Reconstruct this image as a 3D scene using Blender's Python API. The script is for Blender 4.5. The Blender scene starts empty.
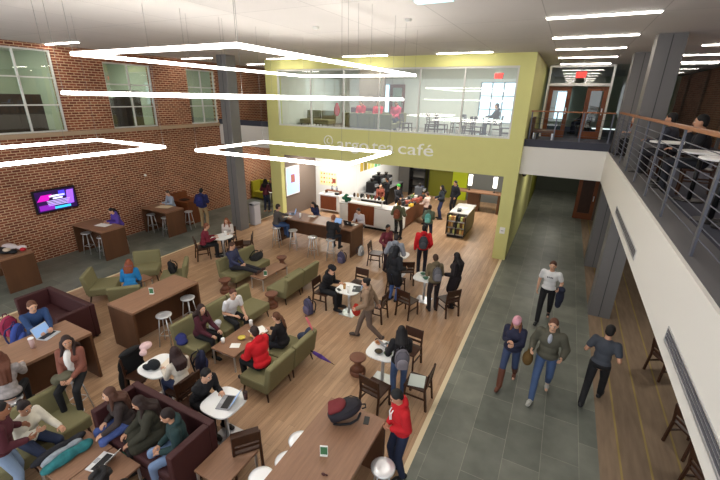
import bpy, bmesh, math, random
from math import sin, cos, pi, radians
from mathutils import Vector, Matrix
random.seed(7)
SC = bpy.context.scene
COL = SC.collection
V = Vector

# ------------------------------------------------------------------ materials
def lin(c):
    out = []
    for v in c[:3]:
        v = v / 255.0
        out.append(v / 12.92 if v <= 0.04045 else ((v + 0.055) / 1.055) ** 2.4)
    return (out[0], out[1], out[2], 1.0)

MATS = {}
def mat(name, rgb, rough=0.55, metal=0.0, noise=0.0, nscale=30.0, emit=0.0, spec=0.4, bump=0.0):
    key = (name, tuple(rgb), rough, metal, noise, emit)
    if key in MATS: return MATS[key]
    m = bpy.data.materials.new(name); m.use_nodes = True
    nt = m.node_tree; b = nt.nodes['Principled BSDF']
    b.inputs['Base Color'].default_value = lin(rgb)
    b.inputs['Roughness'].default_value = rough
    b.inputs['Metallic'].default_value = metal
    b.inputs['Specular IOR Level'].default_value = spec
    if emit:
        b.inputs['Emission Color'].default_value = lin(rgb)
        b.inputs['Emission Strength'].default_value = emit
    if noise or bump:
        tc = nt.nodes.new('ShaderNodeTexCoord'); nz = nt.nodes.new('ShaderNodeTexNoise')
        nz.inputs['Scale'].default_value = nscale; nz.inputs['Detail'].default_value = 4
        nt.links.new(tc.outputs['Object'], nz.inputs['Vector'])
        if noise:
            mx = nt.nodes.new('ShaderNodeMix'); mx.data_type = 'RGBA'
            c = lin(rgb)
            mx.inputs[6].default_value = tuple(max(0, v * (1 - noise)) for v in c[:3]) + (1,)
            mx.inputs[7].default_value = tuple(min(1, v * (1 + noise)) for v in c[:3]) + (1,)
            nt.links.new(nz.outputs['Fac'], mx.inputs[0]); nt.links.new(mx.outputs[2], b.inputs['Base Color'])
        if bump:
            bp = nt.nodes.new('ShaderNodeBump'); bp.inputs['Strength'].default_value = bump
            bp.inputs['Distance'].default_value = 0.01
            nt.links.new(nz.outputs['Fac'], bp.inputs['Height']); nt.links.new(bp.outputs['Normal'], b.inputs['Normal'])
    MATS[key] = m
    return m

def wood(name, rgb, dark=0.72, scale=(1, 14, 14), rough=0.45):
    key = ('wood', name)
    if key in MATS: return MATS[key]
    m = bpy.data.materials.new(name); m.use_nodes = True
    nt = m.node_tree; b = nt.nodes['Principled BSDF']; N = nt.nodes.new; L = nt.links.new
    tc = N('ShaderNodeTexCoord'); mp = N('ShaderNodeMapping'); nz = N('ShaderNodeTexNoise')
    mp.inputs['Scale'].default_value = scale
    nz.inputs['Scale'].default_value = 2.2; nz.inputs['Detail'].default_value = 6; nz.inputs['Roughness'].default_value = 0.65
    L(tc.outputs['Object'], mp.inputs['Vector']); L(mp.outputs['Vector'], nz.inputs['Vector'])
    cr = N('ShaderNodeValToRGB'); c = lin(rgb)
    cr.color_ramp.elements[0].position = 0.3; cr.color_ramp.elements[1].position = 0.7
    cr.color_ramp.elements[0].color = tuple(v * dark for v in c[:3]) + (1,)
    cr.color_ramp.elements[1].color = tuple(min(1, v * 1.12) for v in c[:3]) + (1,)
    L(nz.outputs['Fac'], cr.inputs['Fac']); L(cr.outputs['Color'], b.inputs['Base Color'])
    b.inputs['Roughness'].default_value = rough; b.inputs['Specular IOR Level'].default_value = 0.35
    MATS[key] = m
    return m

def brickmat(name, c1, c2, cm, w, h, mortar, axes, off=0.5, rough=0.7, squash=1.0, sfreq=2, bias=0.0, stain=0.15, nscale=1.2, grain=None, bump=0.0):
    """brick / plank / tile surface; axes = which object axes run along and across the rows"""
    m = bpy.data.materials.new(name); m.use_nodes = True
    nt = m.node_tree; b = nt.nodes['Principled BSDF']; N = nt.nodes.new; L = nt.links.new
    tc = N('ShaderNodeTexCoord'); sp = N('ShaderNodeSeparateXYZ'); cb = N('ShaderNodeCombineXYZ')
    L(tc.outputs['Object'], sp.inputs[0])
    L(sp.outputs[axes[0]], cb.inputs[0]); L(sp.outputs[axes[1]], cb.inputs[1])
    br = N('ShaderNodeTexBrick'); L(cb.outputs[0], br.inputs['Vector'])
    br.offset = off; br.squash = squash; br.squash_frequency = sfreq
    br.inputs['Scale'].default_value = 1.0
    br.inputs['Brick Width'].default_value = w; br.inputs['Row Height'].default_value = h
    br.inputs['Mortar Size'].default_value = mortar; br.inputs['Mortar Smooth'].default_value = 0.1
    br.inputs['Bias'].default_value = bias
    br.inputs['Color1'].default_value = lin(c1); br.inputs['Color2'].default_value = lin(c2); br.inputs['Mortar'].default_value = lin(cm)
    nz = N('ShaderNodeTexNoise'); nz.inputs['Scale'].default_value = nscale; nz.inputs['Detail'].default_value = 5
    if grain:
        mp = N('ShaderNodeMapping'); mp.inputs['Scale'].default_value = grain
        L(tc.outputs['Object'], mp.inputs['Vector']); L(mp.outputs['Vector'], nz.inputs['Vector'])
    else:
        L(tc.outputs['Object'], nz.inputs['Vector'])
    mr = N('ShaderNodeMapRange'); mr.inputs[1].default_value = 0.25; mr.inputs[2].default_value = 0.75
    mr.inputs[3].default_value = 1 - stain; mr.inputs[4].default_value = 1 + stain
    L(nz.outputs['Fac'], mr.inputs[0])
    mx = N('ShaderNodeVectorMath'); mx.operation = 'SCALE'
    L(br.outputs['Color'], mx.inputs[0]); L(mr.outputs[0], mx.inputs['Scale'])
    L(mx.outputs[0], b.inputs['Base Color'])
    b.inputs['Roughness'].default_value = rough; b.inputs['Specular IOR Level'].default_value = 0.3
    if bump:
        bp = N('ShaderNodeBump'); bp.inputs['Strength'].default_value = bump; bp.inputs['Distance'].default_value = 0.008; bp.invert = True
        L(br.outputs['Fac'], bp.inputs['Height']); L(bp.outputs['Normal'], b.inputs['Normal'])
    return m

def glassmat(name, tint=(240, 248, 245), ior=2.2):
    if name in MATS: return MATS[name]
    m = bpy.data.materials.new(name); m.use_nodes = True
    nt = m.node_tree; nt.nodes.remove(nt.nodes['Principled BSDF']); N = nt.nodes.new; L = nt.links.new
    out = nt.nodes['Material Output']; mix = N('ShaderNodeMixShader'); tr = N('ShaderNodeBsdfTransparent'); gl = N('ShaderNodeBsdfGlossy'); fr = N('ShaderNodeFresnel')
    tr.inputs['Color'].default_value = lin(tint); gl.inputs['Roughness'].default_value = 0.02; fr.inputs['IOR'].default_value = ior
    ge = N('ShaderNodeNewGeometry'); mu = N('ShaderNodeMath'); mu.operation = 'SUBTRACT'; mu.use_clamp = True; L(fr.outputs[0], mu.inputs[0]); L(ge.outputs['Backfacing'], mu.inputs[1]); L(mu.outputs[0], mix.inputs[0]); L(tr.outputs[0], mix.inputs[1]); L(gl.outputs[0], mix.inputs[2]); L(mix.outputs[0], out.inputs['Surface'])
    MATS[name] = m
    return m

# ------------------------------------------------------------------ mesh building
class MB:
    def __init__(s): s.bm = bmesh.new(); s.mi = 0
    def _tag(s, faces):
        for f in faces: f.material_index = s.mi
    def box(s, c, d, rz=0.0, bev=0.0, rot=None, seg=2):
        r = bmesh.ops.create_cube(s.bm, size=1.0); vs = r['verts']
        for v in vs: v.co = V((v.co.x * d[0], v.co.y * d[1], v.co.z * d[2]))
        fs = list({f for v in vs for f in v.link_faces})
        s._tag(fs)
        if bev:
            es = list({e for v in vs for e in v.link_edges})
            q = bmesh.ops.bevel(s.bm, geom=es, offset=min(bev, min(d) * 0.45), segments=seg, affect='EDGES', profile=0.5)
            vs = list({v for f in q['faces'] for v in f.verts} | {v for v in vs if v.is_valid})
            for f in {f for v in vs for f in v.link_faces}: f.material_index = s.mi
        R = rot if rot is not None else Matrix.Rotation(rz, 3, 'Z')
        for v in vs: v.co = R @ v.co + V(c)
        return s
    def bx(s, x0, x1, y0, y1, z0, z1, bev=0.0):
        return s.box(((x0 + x1) / 2, (y0 + y1) / 2, (z0 + z1) / 2), (x1 - x0, y1 - y0, z1 - z0), bev=bev)
    def beam(s, p0, p1, w, h=None):
        """square bar between two points"""
        p0, p1 = V(p0), V(p1); d = p1 - p0; L = d.length
        R = d.to_track_quat('Z', 'Y').to_matrix()
        return s.box((p0 + p1) / 2, (w, h or w, L), rot=R)
    def cone(s, p0, p1, r0, r1=None, n=12, caps=True):
        r1 = r0 if r1 is None else r1
        p0, p1 = V(p0), V(p1); R = (p1 - p0).to_track_quat('Z', 'Y').to_matrix()
        a = [s.bm.verts.new(p0 + R @ V((r0 * cos(2 * pi * i / n), r0 * sin(2 * pi * i / n), 0))) for i in range(n)]
        b = [s.bm.verts.new(p1 + R @ V((r1 * cos(2 * pi * i / n), r1 * sin(2 * pi * i / n), 0))) for i in range(n)]
        for i in range(n):
            f = s.bm.faces.new((a[i], a[(i + 1) % n], b[(i + 1) % n], b[i])); f.material_index = s.mi; f.smooth = True
        if caps:
            f = s.bm.faces.new(a[::-1]); f.material_index = s.mi
            f = s.bm.faces.new(b); f.material_index = s.mi
        return s
    def lathe(s, prof, c=(0, 0, 0), n=24):
        rings = []
        for (r, z) in prof:
            rings.append([s.bm.verts.new(V(c) + V((max(r, 1e-4) * cos(2 * pi * i / n), max(r, 1e-4) * sin(2 * pi * i / n), z))) for i in range(n)])
        for a, b in zip(rings[:-1], rings[1:]):
            for i in range(n):
                f = s.bm.faces.new((a[i], a[(i + 1) % n], b[(i + 1) % n], b[i])); f.material_index = s.mi; f.smooth = True
        f = s.bm.faces.new(rings[0][::-1]); f.material_index = s.mi
        f = s.bm.faces.new(rings[-1]); f.material_index = s.mi
        return s
    def capsule(s, p0, p1, r0, r1=None, n=12, k=4):
        r1 = r0 if r1 is None else r1
        p0, p1 = V(p0), V(p1); d = p1 - p0
        if d.length < 1e-5: d = V((0, 0, 1e-4)); p1 = p0 + d
        R = d.to_track_quat('Z', 'Y').to_matrix(); rings = []
        for j in range(k):
            a = -pi / 2 + (j + 0.35) / k * pi / 2
            rings.append((p0, r0 * cos(a), r0 * sin(a)))
        rings.append((p0, r0, 0)); rings.append((p1, r1, 0))
        for j in range(1, k):
            a = (j + 0.15) / k * pi / 2
            rings.append((p1, r1 * cos(a), r1 * sin(a)))
        vs = [[s.bm.verts.new(c + R @ V((r * cos(2 * pi * i / n), r * sin(2 * pi * i / n), z))) for i in range(n)] for c, r, z in rings]
        for a, b in zip(vs[:-1], vs[1:]):
            for i in range(n):
                f = s.bm.faces.new((a[i], a[(i + 1) % n], b[(i + 1) % n], b[i])); f.material_index = s.mi; f.smooth = True
        f = s.bm.faces.new(vs[0][::-1]); f.material_index = s.mi
        f = s.bm.faces.new(vs[-1]); f.material_index = s.mi
        return s
    def chain(s, pts, r, n=10):
        rs = r if isinstance(r, (list, tuple)) else [r] * len(pts)
        for i in range(len(pts) - 1): s.capsule(pts[i], pts[i + 1], rs[i], rs[i + 1], n=n, k=3)
        return s
    def ell(s, c, r, R=None, u=16, v=10):
        q = bmesh.ops.create_uvsphere(s.bm, u_segments=u, v_segments=v, radius=1.0)
        for vv in q['verts']:
            p = V((vv.co.x * r[0], vv.co.y * r[1], vv.co.z * r[2]))
            vv.co = (R @ p if R is not None else p) + V(c)
        for f in {f for vv in q['verts'] for f in vv.link_faces}: f.material_index = s.mi; f.smooth = True
        return s
    def prism(s, poly, z0, z1):
        n = len(poly)
        a = [s.bm.verts.new((x, y, z0)) for x, y in poly]; b = [s.bm.verts.new((x, y, z1)) for x, y in poly]
        for i in range(n):
            f = s.bm.faces.new((a[i], a[(i + 1) % n], b[(i + 1) % n], b[i])); f.material_index = s.mi
        f = s.bm.faces.new(a[::-1]); f.material_index = s.mi
        f = s.bm.faces.new(b); f.material_index = s.mi
        return s
    def mesh(s, name, mats):
        me = bpy.data.meshes.new(name)
        bmesh.ops.recalc_face_normals(s.bm, faces=s.bm.faces[:])
        s.bm.to_mesh(me); s.bm.free()
        for m in (mats if isinstance(mats, (list, tuple)) else [mats]): me.materials.append(m)
        return me

def remesh(mb, voxel, it=3, fac=0.5):
    """fuse the overlapping volumes of mb into one continuous smooth surface"""
    me = bpy.data.meshes.new('tmp'); mb.bm.to_mesh(me); mb.bm.free()
    o = bpy.data.objects.new('tmp', me); COL.objects.link(o)
    r = o.modifiers.new('r', 'REMESH'); r.mode = 'VOXEL'; r.voxel_size = voxel; r.use_smooth_shade = True
    if it:
        sm = o.modifiers.new('s', 'SMOOTH'); sm.factor = fac; sm.iterations = it
    dg = bpy.context.evaluated_depsgraph_get(); dg.update()
    out = bpy.data.meshes.new_from_object(o.evaluated_get(dg))
    bpy.data.objects.remove(o); bpy.data.meshes.remove(me)
    return out

def link(name, me, parent=None, label=None):
    o = bpy.data.objects.new(name, me); COL.objects.link(o)
    if parent is not None: o.parent = parent
    if label: o['label'] = label
    return o
def tag(o, label, cat, group=None):
    o['label'] = label; o['category'] = cat
    if group: o['group'] = group
    return o
def thing(name, label, cat, loc=(0, 0, 0), rz=0.0, group=None):
    o = bpy.data.objects.new(name, None); COL.objects.link(o)
    o.location = loc; o.rotation_euler = (0, 0, rz); o.empty_display_size = 0.1
    return tag(o, label, cat, group)
def struct(name, mb, m, label=None, parent=None):
    o = link(name, mb.mesh(name, m), parent)
    if parent is None: o['kind'] = 'structure'
    if label: o['label'] = label
    return o
def part(name, mb, m, parent, label=None):
    return link(name, mb.mesh(name, m), parent, label)

# a kind of thing is built once as a list of parts (name, mesh, label, [sub-parts]) and then placed many times
def inst(proto, name, label, cat, loc, rz=0.0, group=None):
    t = thing(name, label, cat, loc, rz, group)
    for p in proto:
        o = link(p[0], p[1], t, p[2] if len(p) > 2 else None)
        if len(p) > 3:
            for q in p[3]: link(q[0], q[1], o, q[2] if len(q) > 2 else None)
    return t

# ------------------------------------------------------------------ shared colours
M_walnut = wood('walnut veneer', (92, 61, 41), 0.75, (1, 1, 0.12))
M_walnut_top = wood('walnut table top', (144, 108, 84), 0.82, (14, 1.0, 14))
M_walnut_topx = wood('walnut table top across', (140, 104, 80), 0.82, (1.0, 14, 14))
M_darkwood = wood('dark stained beech', (62, 36, 22), 0.7, (10, 10, 1.2))
M_oak = wood('orange brown veneer', (120, 66, 34), 0.75, (12, 12, 1.0))
M_steel = mat('brushed aluminium', (205, 206, 208), 0.32, 0.75)
M_chrome = mat('chrome tube', (190, 192, 195), 0.22, 0.9)
M_white = mat('white laminate', (238, 238, 236), 0.35)
M_paper = mat('white paper', (240, 240, 236), 0.8)
M_black = mat('black plastic', (22, 22, 24), 0.45)
M_blackmetal = mat('black painted metal', (30, 30, 32), 0.4, 0.3)
M_sage = mat('sage green upholstery', (122, 116, 82), 0.85, noise=0.1, nscale=60)
M_maroon = mat('maroon upholstery', (64, 30, 31), 0.6, noise=0.08, nscale=50)
M_pinkbrown = wood('reddish turned wood', (120, 78, 60), 0.8, (1, 1, 3))
M_greywhite = mat('painted white wall', (226, 226, 222), 0.75)
M_green = mat('lime green wall paint', (212, 210, 138), 0.7, noise=0.03, nscale=3)
M_colgrey = mat('grey clad column', (112, 110, 109), 0.5, 0.15, noise=0.05, nscale=5)
M_frame = mat('white window frame', (214, 214, 210), 0.45)
M_glass = glassmat('clear window glass')
M_lamp = mat('lit white diffuser', (255, 250, 242), 0.5, emit=9.0)
M_uplight = mat('bright upward diffuser', (255, 250, 242), 0.5, emit=11.0)
M_strip = mat('lit ceiling strip', (255, 246, 234), 0.5, emit=22.0)
M_cable = mat('thin steel cable', (120, 120, 120), 0.4, 0.5)
# ================================================================== THE SETTING
M_floorwood = brickmat('oak plank floor', (184, 150, 118), (164, 130, 100), (132, 102, 78), 1.4, 0.12, 0.002, (1, 0), 0.37, 0.42, stain=0.2, grain=(11, 0.7, 1), nscale=2.2)
M_slate = brickmat('slate tile', (116, 118, 108), (98, 101, 93), (142, 141, 128), 0.95, 0.56, 0.004, (1, 0), 0.43, 0.4, stain=0.22, nscale=2.4)
M_carpet = brickmat('brown carpet', (132, 112, 92), (120, 102, 84), (146, 126, 76), 40.0, 0.43, 0.018, (1, 0), 0.5, 0.9, stain=0.2, grain=(6, 0.8, 1), nscale=2)
M_brick = brickmat('red brick', (144, 82, 58), (108, 55, 40), (206, 174, 142), 0.235, 0.085, 0.011, (1, 2), 0.5, 0.8, stain=0.22, nscale=0.9, bump=0.4)
M_brickx = brickmat('red brick end wall', (144, 82, 58), (108, 55, 40), (196, 162, 130), 0.235, 0.085, 0.009, (0, 2), 0.5, 0.8, stain=0.22, nscale=0.9)
M_ceiling = brickmat('ceiling panels', (214, 210, 206), (208, 204, 201), (168, 165, 162), 1.72, 2.48, 0.006, (0, 1), 0.0, 0.75, stain=0.04, nscale=0.6)
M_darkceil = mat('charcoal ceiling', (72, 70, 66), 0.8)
M_ledge = mat('beige stone ledge', (176, 152, 126), 0.7, noise=0.05)
M_fascia = mat('painted fascia', (224, 221, 214), 0.6)
M_curb = mat('grey curb top', (96, 95, 97), 0.6)
M_navyband = mat('dark blue grey floor edge', (60, 62, 74), 0.8)
M_trimstrip = mat('pale oak strip', (226, 208, 172), 0.5)
M_palegreen = mat('pale green grey wall', (178, 186, 166), 0.8)
M_brownwall = mat('dark brown panel wall', (88, 74, 64), 0.7)
M_taupe = mat('taupe wall panel', (118, 104, 94), 0.7)
M_lime = mat('bright lime wall', (178, 190, 20), 0.6)
M_olive = mat('olive wall', (112, 112, 20), 0.6)
M_greyfloor = mat('grey green office carpet', (132, 134, 116), 0.9, noise=0.06)
M_bluecarpet = mat('blue grey carpet', (70, 72, 84), 0.95, noise=0.1)

# floors
struct('floor', MB().bx(-12.1, -1.33, -1.0, 22.6, -0.12, 0), M_floorwood, 'warm oak plank floor of the lounge')
struct('floor_walkway', MB().bx(-1.29, 1.41, -1.0, 28, -0.12, 0), M_slate, 'grey slate tile walkway')
struct('floor_left', MB().bx(-15.6, -12.14, -1.0, 22.6, -0.12, 0), M_slate, 'grey slate tiles along the brick wall')
struct('floor_carpet', MB().bx(1.41, 8.2, -1.0, 28, -0.12, 0), M_carpet, 'brown carpet with yellow streaks')
struct('trim_1', MB().bx(-1.37, -1.28, -1.0, 22.6, -0.12, 0.004), M_trimstrip)
struct('trim_2', MB().bx(-12.16, -12.08, -1.0, 22.6, -0.12, 0.004), M_trimstrip)
# ceiling
c = struct('ceiling', MB().bx(-19.5 + .67, 9 + .67, -2.0 - 1.2, 30 - 1.2, 0, 0.2), M_ceiling, 'pale panelled ceiling')
c.location = (-0.67, 1.2, 6.92)

# left brick wall with its upper windows
w = MB()
w.bx(-15.6, -15.3, 0.5, 20.0, 0, 4.1)
for a, b in ((0.5, 1.6), (7.65, 9.25), (11.15, 12.85), (14.45, 20.0)): w.bx(-15.6, -15.3, a, b, 4.1, 6.92)
for a, b, t in ((1.6, 7.65, 6.76), (9.25, 11.15, 6.55), (12.85, 14.45, 6.55)): w.bx(-15.6, -15.3, a, b, t, 6.92)
struct('wall_left', w, M_brick, 'tall red brick wall')
struct('trim_3', MB().bx(-15.3, -15.2, 0.5, 14.4, 4.08, 4.22), M_ledge, 'beige stone ledge under the upper windows')

def window_x(n, X, y0, y1, z0, z1, ys, zs, label):
    t = bpy.data.objects.new('window_%d' % n, None); COL.objects.link(t); t['kind'] = 'structure'; t['label'] = label
    f = MB(); d = 0.05
    f.bx(X - .04, X + .04, y0, y0 + d, z0, z1); f.bx(X - .04, X + .04, y1 - d, y1, z0, z1)
    f.bx(X - .04, X + .04, y0 + d, y1 - d, z0, z0 + d); f.bx(X - .04, X + .04, y0 + d, y1 - d, z1 - d, z1)
    part('window_frame', f, M_frame, t)
    for y in ys: part('mullion', MB().bx(X - .035, X + .035, y - .025, y + .025, z0 + d, z1 - d), M_frame, t)
    yy = [y0 + .025] + list(ys) + [y1 - .025]
    for z in zs:
        for a, b in zip(yy[:-1], yy[1:]): part('glazing_bar', MB().bx(X - .03, X + .03, a + .025, b - .025, z - .02, z + .02), M_frame, t)
    part('pane', MB().bx(X - .006, X + .006, y0 + d, y1 - d, z0 + d, z1 - d), M_glass, t)
window_x(1, -15.4, 1.6, 7.65, 4.22, 6.76, (2.6, 3.95, 5.3, 6.63), (5.08, 5.92), 'large upper window at the left end of the brick wall')
window_x(2, -15.4, 9.25, 11.15, 4.22, 6.55, (10.2,), (5.0, 5.8), 'upper window in the middle of the brick wall')
window_x(3, -15.4, 12.85, 14.45, 4.22, 6.55, (13.65,), (5.0, 5.8), 'upper window beside the grey column')

# offices behind the upper windows
struct('floor_office', MB().bx(-19.4, -15.6, 0.5, 20, 3.9, 4.1), M_greyfloor)
struct('wall_office_back', MB().bx(-19.5, -19.4, 0.5, 20, 4.1, 6.92), M_palegreen)
struct('wall_office_left', MB().bx(-19.4, -15.6, 8.35, 8.5, 4.1, 6.92), M_palegreen)
struct('wall_office_right', MB().bx(-19.4, -15.6, 11.9, 12.05, 4.1, 6.92), M_palegreen)

# cafe volume: green wall with the opening below and the long window above
w = MB()
w.bx(-11.9, -11.3, 14.07, 14.35, 0, 6.92); w.bx(-1.65, -1.2, 14.07, 14.35, 0, 6.92)
w.bx(-11.3, -1.65, 14.07, 14.35, 3.04, 4.3); w.bx(-11.3, -1.65, 14.07, 14.35, 6.55, 6.92)
w.bx(-1.36, -1.2, 14.35, 20.5, 0, 6.92)
w.bx(-11.9, -11.75, 14.35, 20.5, 0, 6.92)
struct('wall_cafe', w, M_green, 'lime green cafe wall')
t = bpy.data.objects.new('window_4', None); COL.objects.link(t); t['kind'] = 'structure'; t['label'] = 'long interior window above the cafe opening'
f = MB(); f.bx(-11.3, -11.24, 14.1, 14.2, 4.3, 6.55); f.bx(-1.71, -1.65, 14.1, 14.2, 4.3, 6.55); f.bx(-11.24, -1.71, 14.1, 14.2, 4.3, 4.36); f.bx(-11.24, -1.71, 14.1, 14.2, 6.49, 6.55)
part('window_frame', f, M_frame, t)
for x in (-9.6, -8.05, -6.5, -4.93, -3.35): part('mullion', MB().bx(x - .025, x + .025, 14.1, 14.19, 4.36, 6.49), M_frame, t)
part('pane', MB().bx(-11.24, -1.71, 14.14, 14.152, 4.36, 6.49), M_glass, t)

# cafe interior shell
struct('floor_upper', MB().bx(-11.75, -1.36, 14.35, 20.5, 3.12, 4.08), mat('grey lounge carpet', (142, 132, 122), 0.9, noise=.08), 'upper lounge floor')
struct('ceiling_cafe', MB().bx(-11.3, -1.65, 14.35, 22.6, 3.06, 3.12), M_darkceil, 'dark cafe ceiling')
struct('wall_taupe', MB().bx(-11.75, -11.3, 14.36, 16.9, 0, 3.06), M_taupe, 'taupe wall panel with the menu screen')
struct('wall_white', MB().bx(-11.75, -8.85, 16.9, 17.1, 0, 3.06), M_greywhite, 'white wall behind the condiment stand')
struct('wall_white_side', MB().bx(-8.97, -8.85, 17.1, 22.6, 0, 3.06), M_greywhite, 'white side wall with the coloured cards')
struct('wall_cafe_back', MB().bx(-8.85, -6.85, 22.5, 22.62, 0, 3.06), mat('grey cafe wall', (120, 116, 110), .7))
struct('wall_olive', MB().bx(-6.85, -5.4, 22.4, 22.6, 0, 3.06), M_olive, 'olive green wall behind the counter')
struct('wall_lime', MB().bx(-5.4, -4.55, 22.3, 22.6, 0, 3.06), M_lime, 'bright lime wall panel')
struct('wall_grey_back', MB().bx(-4.55, -1.36, 22.5, 22.6, 0, 3.06), mat('mid grey glazed wall', (112, 114, 112), .35), 'grey wall behind the high table')
struct('wall_cafe_right', MB().bx(-1.36, -1.2, 20.5, 22.6, 0, 3.06), M_green)

# upper lounge shell
M_lw = mat('off white lounge wall', (222, 220, 214), .8)
struct('wall_lounge_left', MB().bx(-11.75, -11.72, 14.36, 20.4, 4.08, 6.92), M_lw)
struct('wall_lounge_right', MB().bx(-1.39, -1.36, 14.36, 20.4, 4.08, 6.92), M_lw)
struct('wall_lounge_front', MB().bx(-11.3, -1.65, 14.35, 14.37, 6.56, 6.92), M_lw)
struct('wall_lounge_back', MB().bx(-11.75, -1.36, 20.4, 20.5, 4.08, 6.92), mat('off white lounge wall', (214, 212, 206), .8), 'pale rear wall of the upper lounge')
struct('wall_lounge_brown', MB().bx(-9.7, -8.3, 18.6, 18.75, 4.08, 6.92), M_taupe)
M_day = mat('daylight window', (214, 232, 250), 0.3, emit=1.6)
def daywindow(n, x0, x1, y, z0, z1, nx, nz, label):
    t = bpy.data.objects.new('window_%d' % n, None); COL.objects.link(t); t['kind'] = 'structure'; t['label'] = label
    part('pane', MB().bx(x0, x1, y - .02, y, z0, z1), M_day, t)
    f = MB()
    for i in range(nx + 1): xx = x0 + (x1 - x0) * i / nx; f.bx(xx - .03, xx + .03, y - .07, y - .02, z0, z1)
    part('window_frame', f, mat('grey window frame', (120, 128, 136), .5), t)
    for i in range(nz + 1): zz = z0 + (z1 - z0) * i / nz; part('glazing_bar', MB().bx(x0, x1, y - .09, y - .07, zz - .02, zz + .02), mat('grey window frame', (120, 128, 136), .5), t)
daywindow(5, -4.0, -1.9, 20.38, 4.5, 6.3, 4, 3, 'bright window at the right of the upper lounge')
daywindow(6, -9.9, -8.75, 20.38, 4.6, 6.2, 2, 1, 'bright window behind the people in red')
def wood_door(n, x0, x1, y, z0, z1, label, glass=True, parent=None, rz=0):
    t = bpy.data.objects.new('door_%d' % n, None); COL.objects.link(t); t['kind'] = 'structure'; t['label'] = label
    W, H = x1 - x0, z1 - z0
    t.location = (x0, y, z0); t.rotation_euler = (0, 0, rz)
    f = MB(); s = 0.16
    f.bx(0, s, -.03, .03, 0, H); f.bx(W - s, W, -.03, .03, 0, H); f.bx(s, W - s, -.03, .03, 0, .3); f.bx(s, W - s, -.03, .03, H - .16, H)
    df = part('door_frame', f, M_oak, t)
    part('door_pane', MB().bx(s, W - s, -.01, .01, .3, H - .16), M_glass if glass else M_darkwood, t)
    h = MB(); h.bx(W - .12, W - .08, -.09, -.06, .95, 1.2); h.bx(W - .12, W - .08, -.06, -.03, .95, .98); h.bx(W - .12, W - .08, -.06, -.03, 1.17, 1.2)
    part('door_handle', h, M_steel, df)
wood_door(1, -8.75, -7.9, 20.36, 4.08, 6.2, 'brown door in the rear wall of the upper lounge')

# left bridge beyond the grey column
struct('floor_bridge_left', MB().bx(-15.3, -11.9, 14.45, 20.5, 3.2, 4.16), M_fascia, 'white edge of the upper floor beside the cafe')
struct('trim_4', MB().bx(-15.3, -11.9, 14.45, 14.55, 4.16, 4.4), M_navyband)
struct('wall_bridge_left', MB().bx(-15.3, -11.9, 18.2, 18.35, 4.16, 6.92), mat('dark brown wall', (70, 46, 38), .7))
wood_door(2, -14.6, -13.75, 18.12, 4.16, 6.25, 'brown upper door seen beside the grey column')
wood_door(3, -13.7, -12.85, 18.12, 4.16, 6.25, 'brown upper door next to the green wall')
struct('trim_5', MB().bx(-14.7, -12.75, 18.08, 18.2, 6.25, 6.8), M_palegreen)
struct('wall_back_left', MB().bx(-15.3, -11.9, 20.0, 20.15, 0, 3.2), M_brickx)

# right mezzanine: slab, white fascia, grey curb, carpet
struct('floor_mezzanine', MB().bx(1.27, 8.2, -1.0, 28, 3.15, 4.0), M_bluecarpet, 'upper floor on the right')
struct('wall_right', MB().bx(1.23, 1.27, -1.0, 14.34, 3.15, 4.05), M_fascia, 'long white fascia of the upper floor')
struct('trim_6', MB().bx(1.27, 1.66, -1.0, 14.3, 4.0, 4.055), M_curb, 'grey curb under the railing')
struct('floor_bridge', MB().bx(-1.2, 1.27, 14.34, 28, 3.15, 4.07), M_fascia, 'white edge of the bridge')
struct('trim_7', MB().bx(-1.2, 1.27, 14.4, 14.5, 4.07, 4.3), M_navyband, 'dark blue band along the bridge edge')
struct('floor_bridge_carpet', MB().bx(-1.2, 1.27, 14.5, 28, 4.07, 4.08), M_bluecarpet)
struct('wall_upper_right', MB().bx(5.0, 5.2, -1.0, 28, 4.0, 6.92), brickmat('shaded brick', (156, 98, 76), (130, 78, 60), (160, 130, 104), 0.24, 0.085, 0.008, (1, 2), .5, .8), 'dark brick wall of the upper floor')
struct('wall_lower_right', MB().bx(6.0, 6.2, -1.0, 28, 0, 3.15), M_brownwall)
struct('wall_corridor_end', MB().bx(-1.2, 6.0, 27.9, 28, 0, 3.15), mat('dark grey green wall', (84, 88, 76), .8))
struct('wall_corridor_left', MB().bx(-1.36, -1.2, 22.6, 28, 0, 3.15), M_olive)
struct('wall_bridge_side', MB().bx(-1.36, -1.2, 20.5, 28, 4.07, 6.92), M_palegreen)
struct('wall_bridge_end', MB().bx(-1.2, 5.0, 27.9, 28, 4.07, 6.92), M_palegreen)
for i, y in enumerate((9.3, 12.2, 15.4, 18.8)):
    struct('trim_%d' % (20 + i), MB().bx(4.9, 5.0, y - .05, y + .05, 4.0, 6.92), M_curb)
# lower doors of the corridor
wood_door(4, 1.0, 1.85, 21.7, 0, 2.15, 'brown door under the bridge', glass=False)
struct('wall_corridor_door', MB().bx(1.85, 6.0, 21.62, 21.76, 0, 3.15), M_brownwall)
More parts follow.
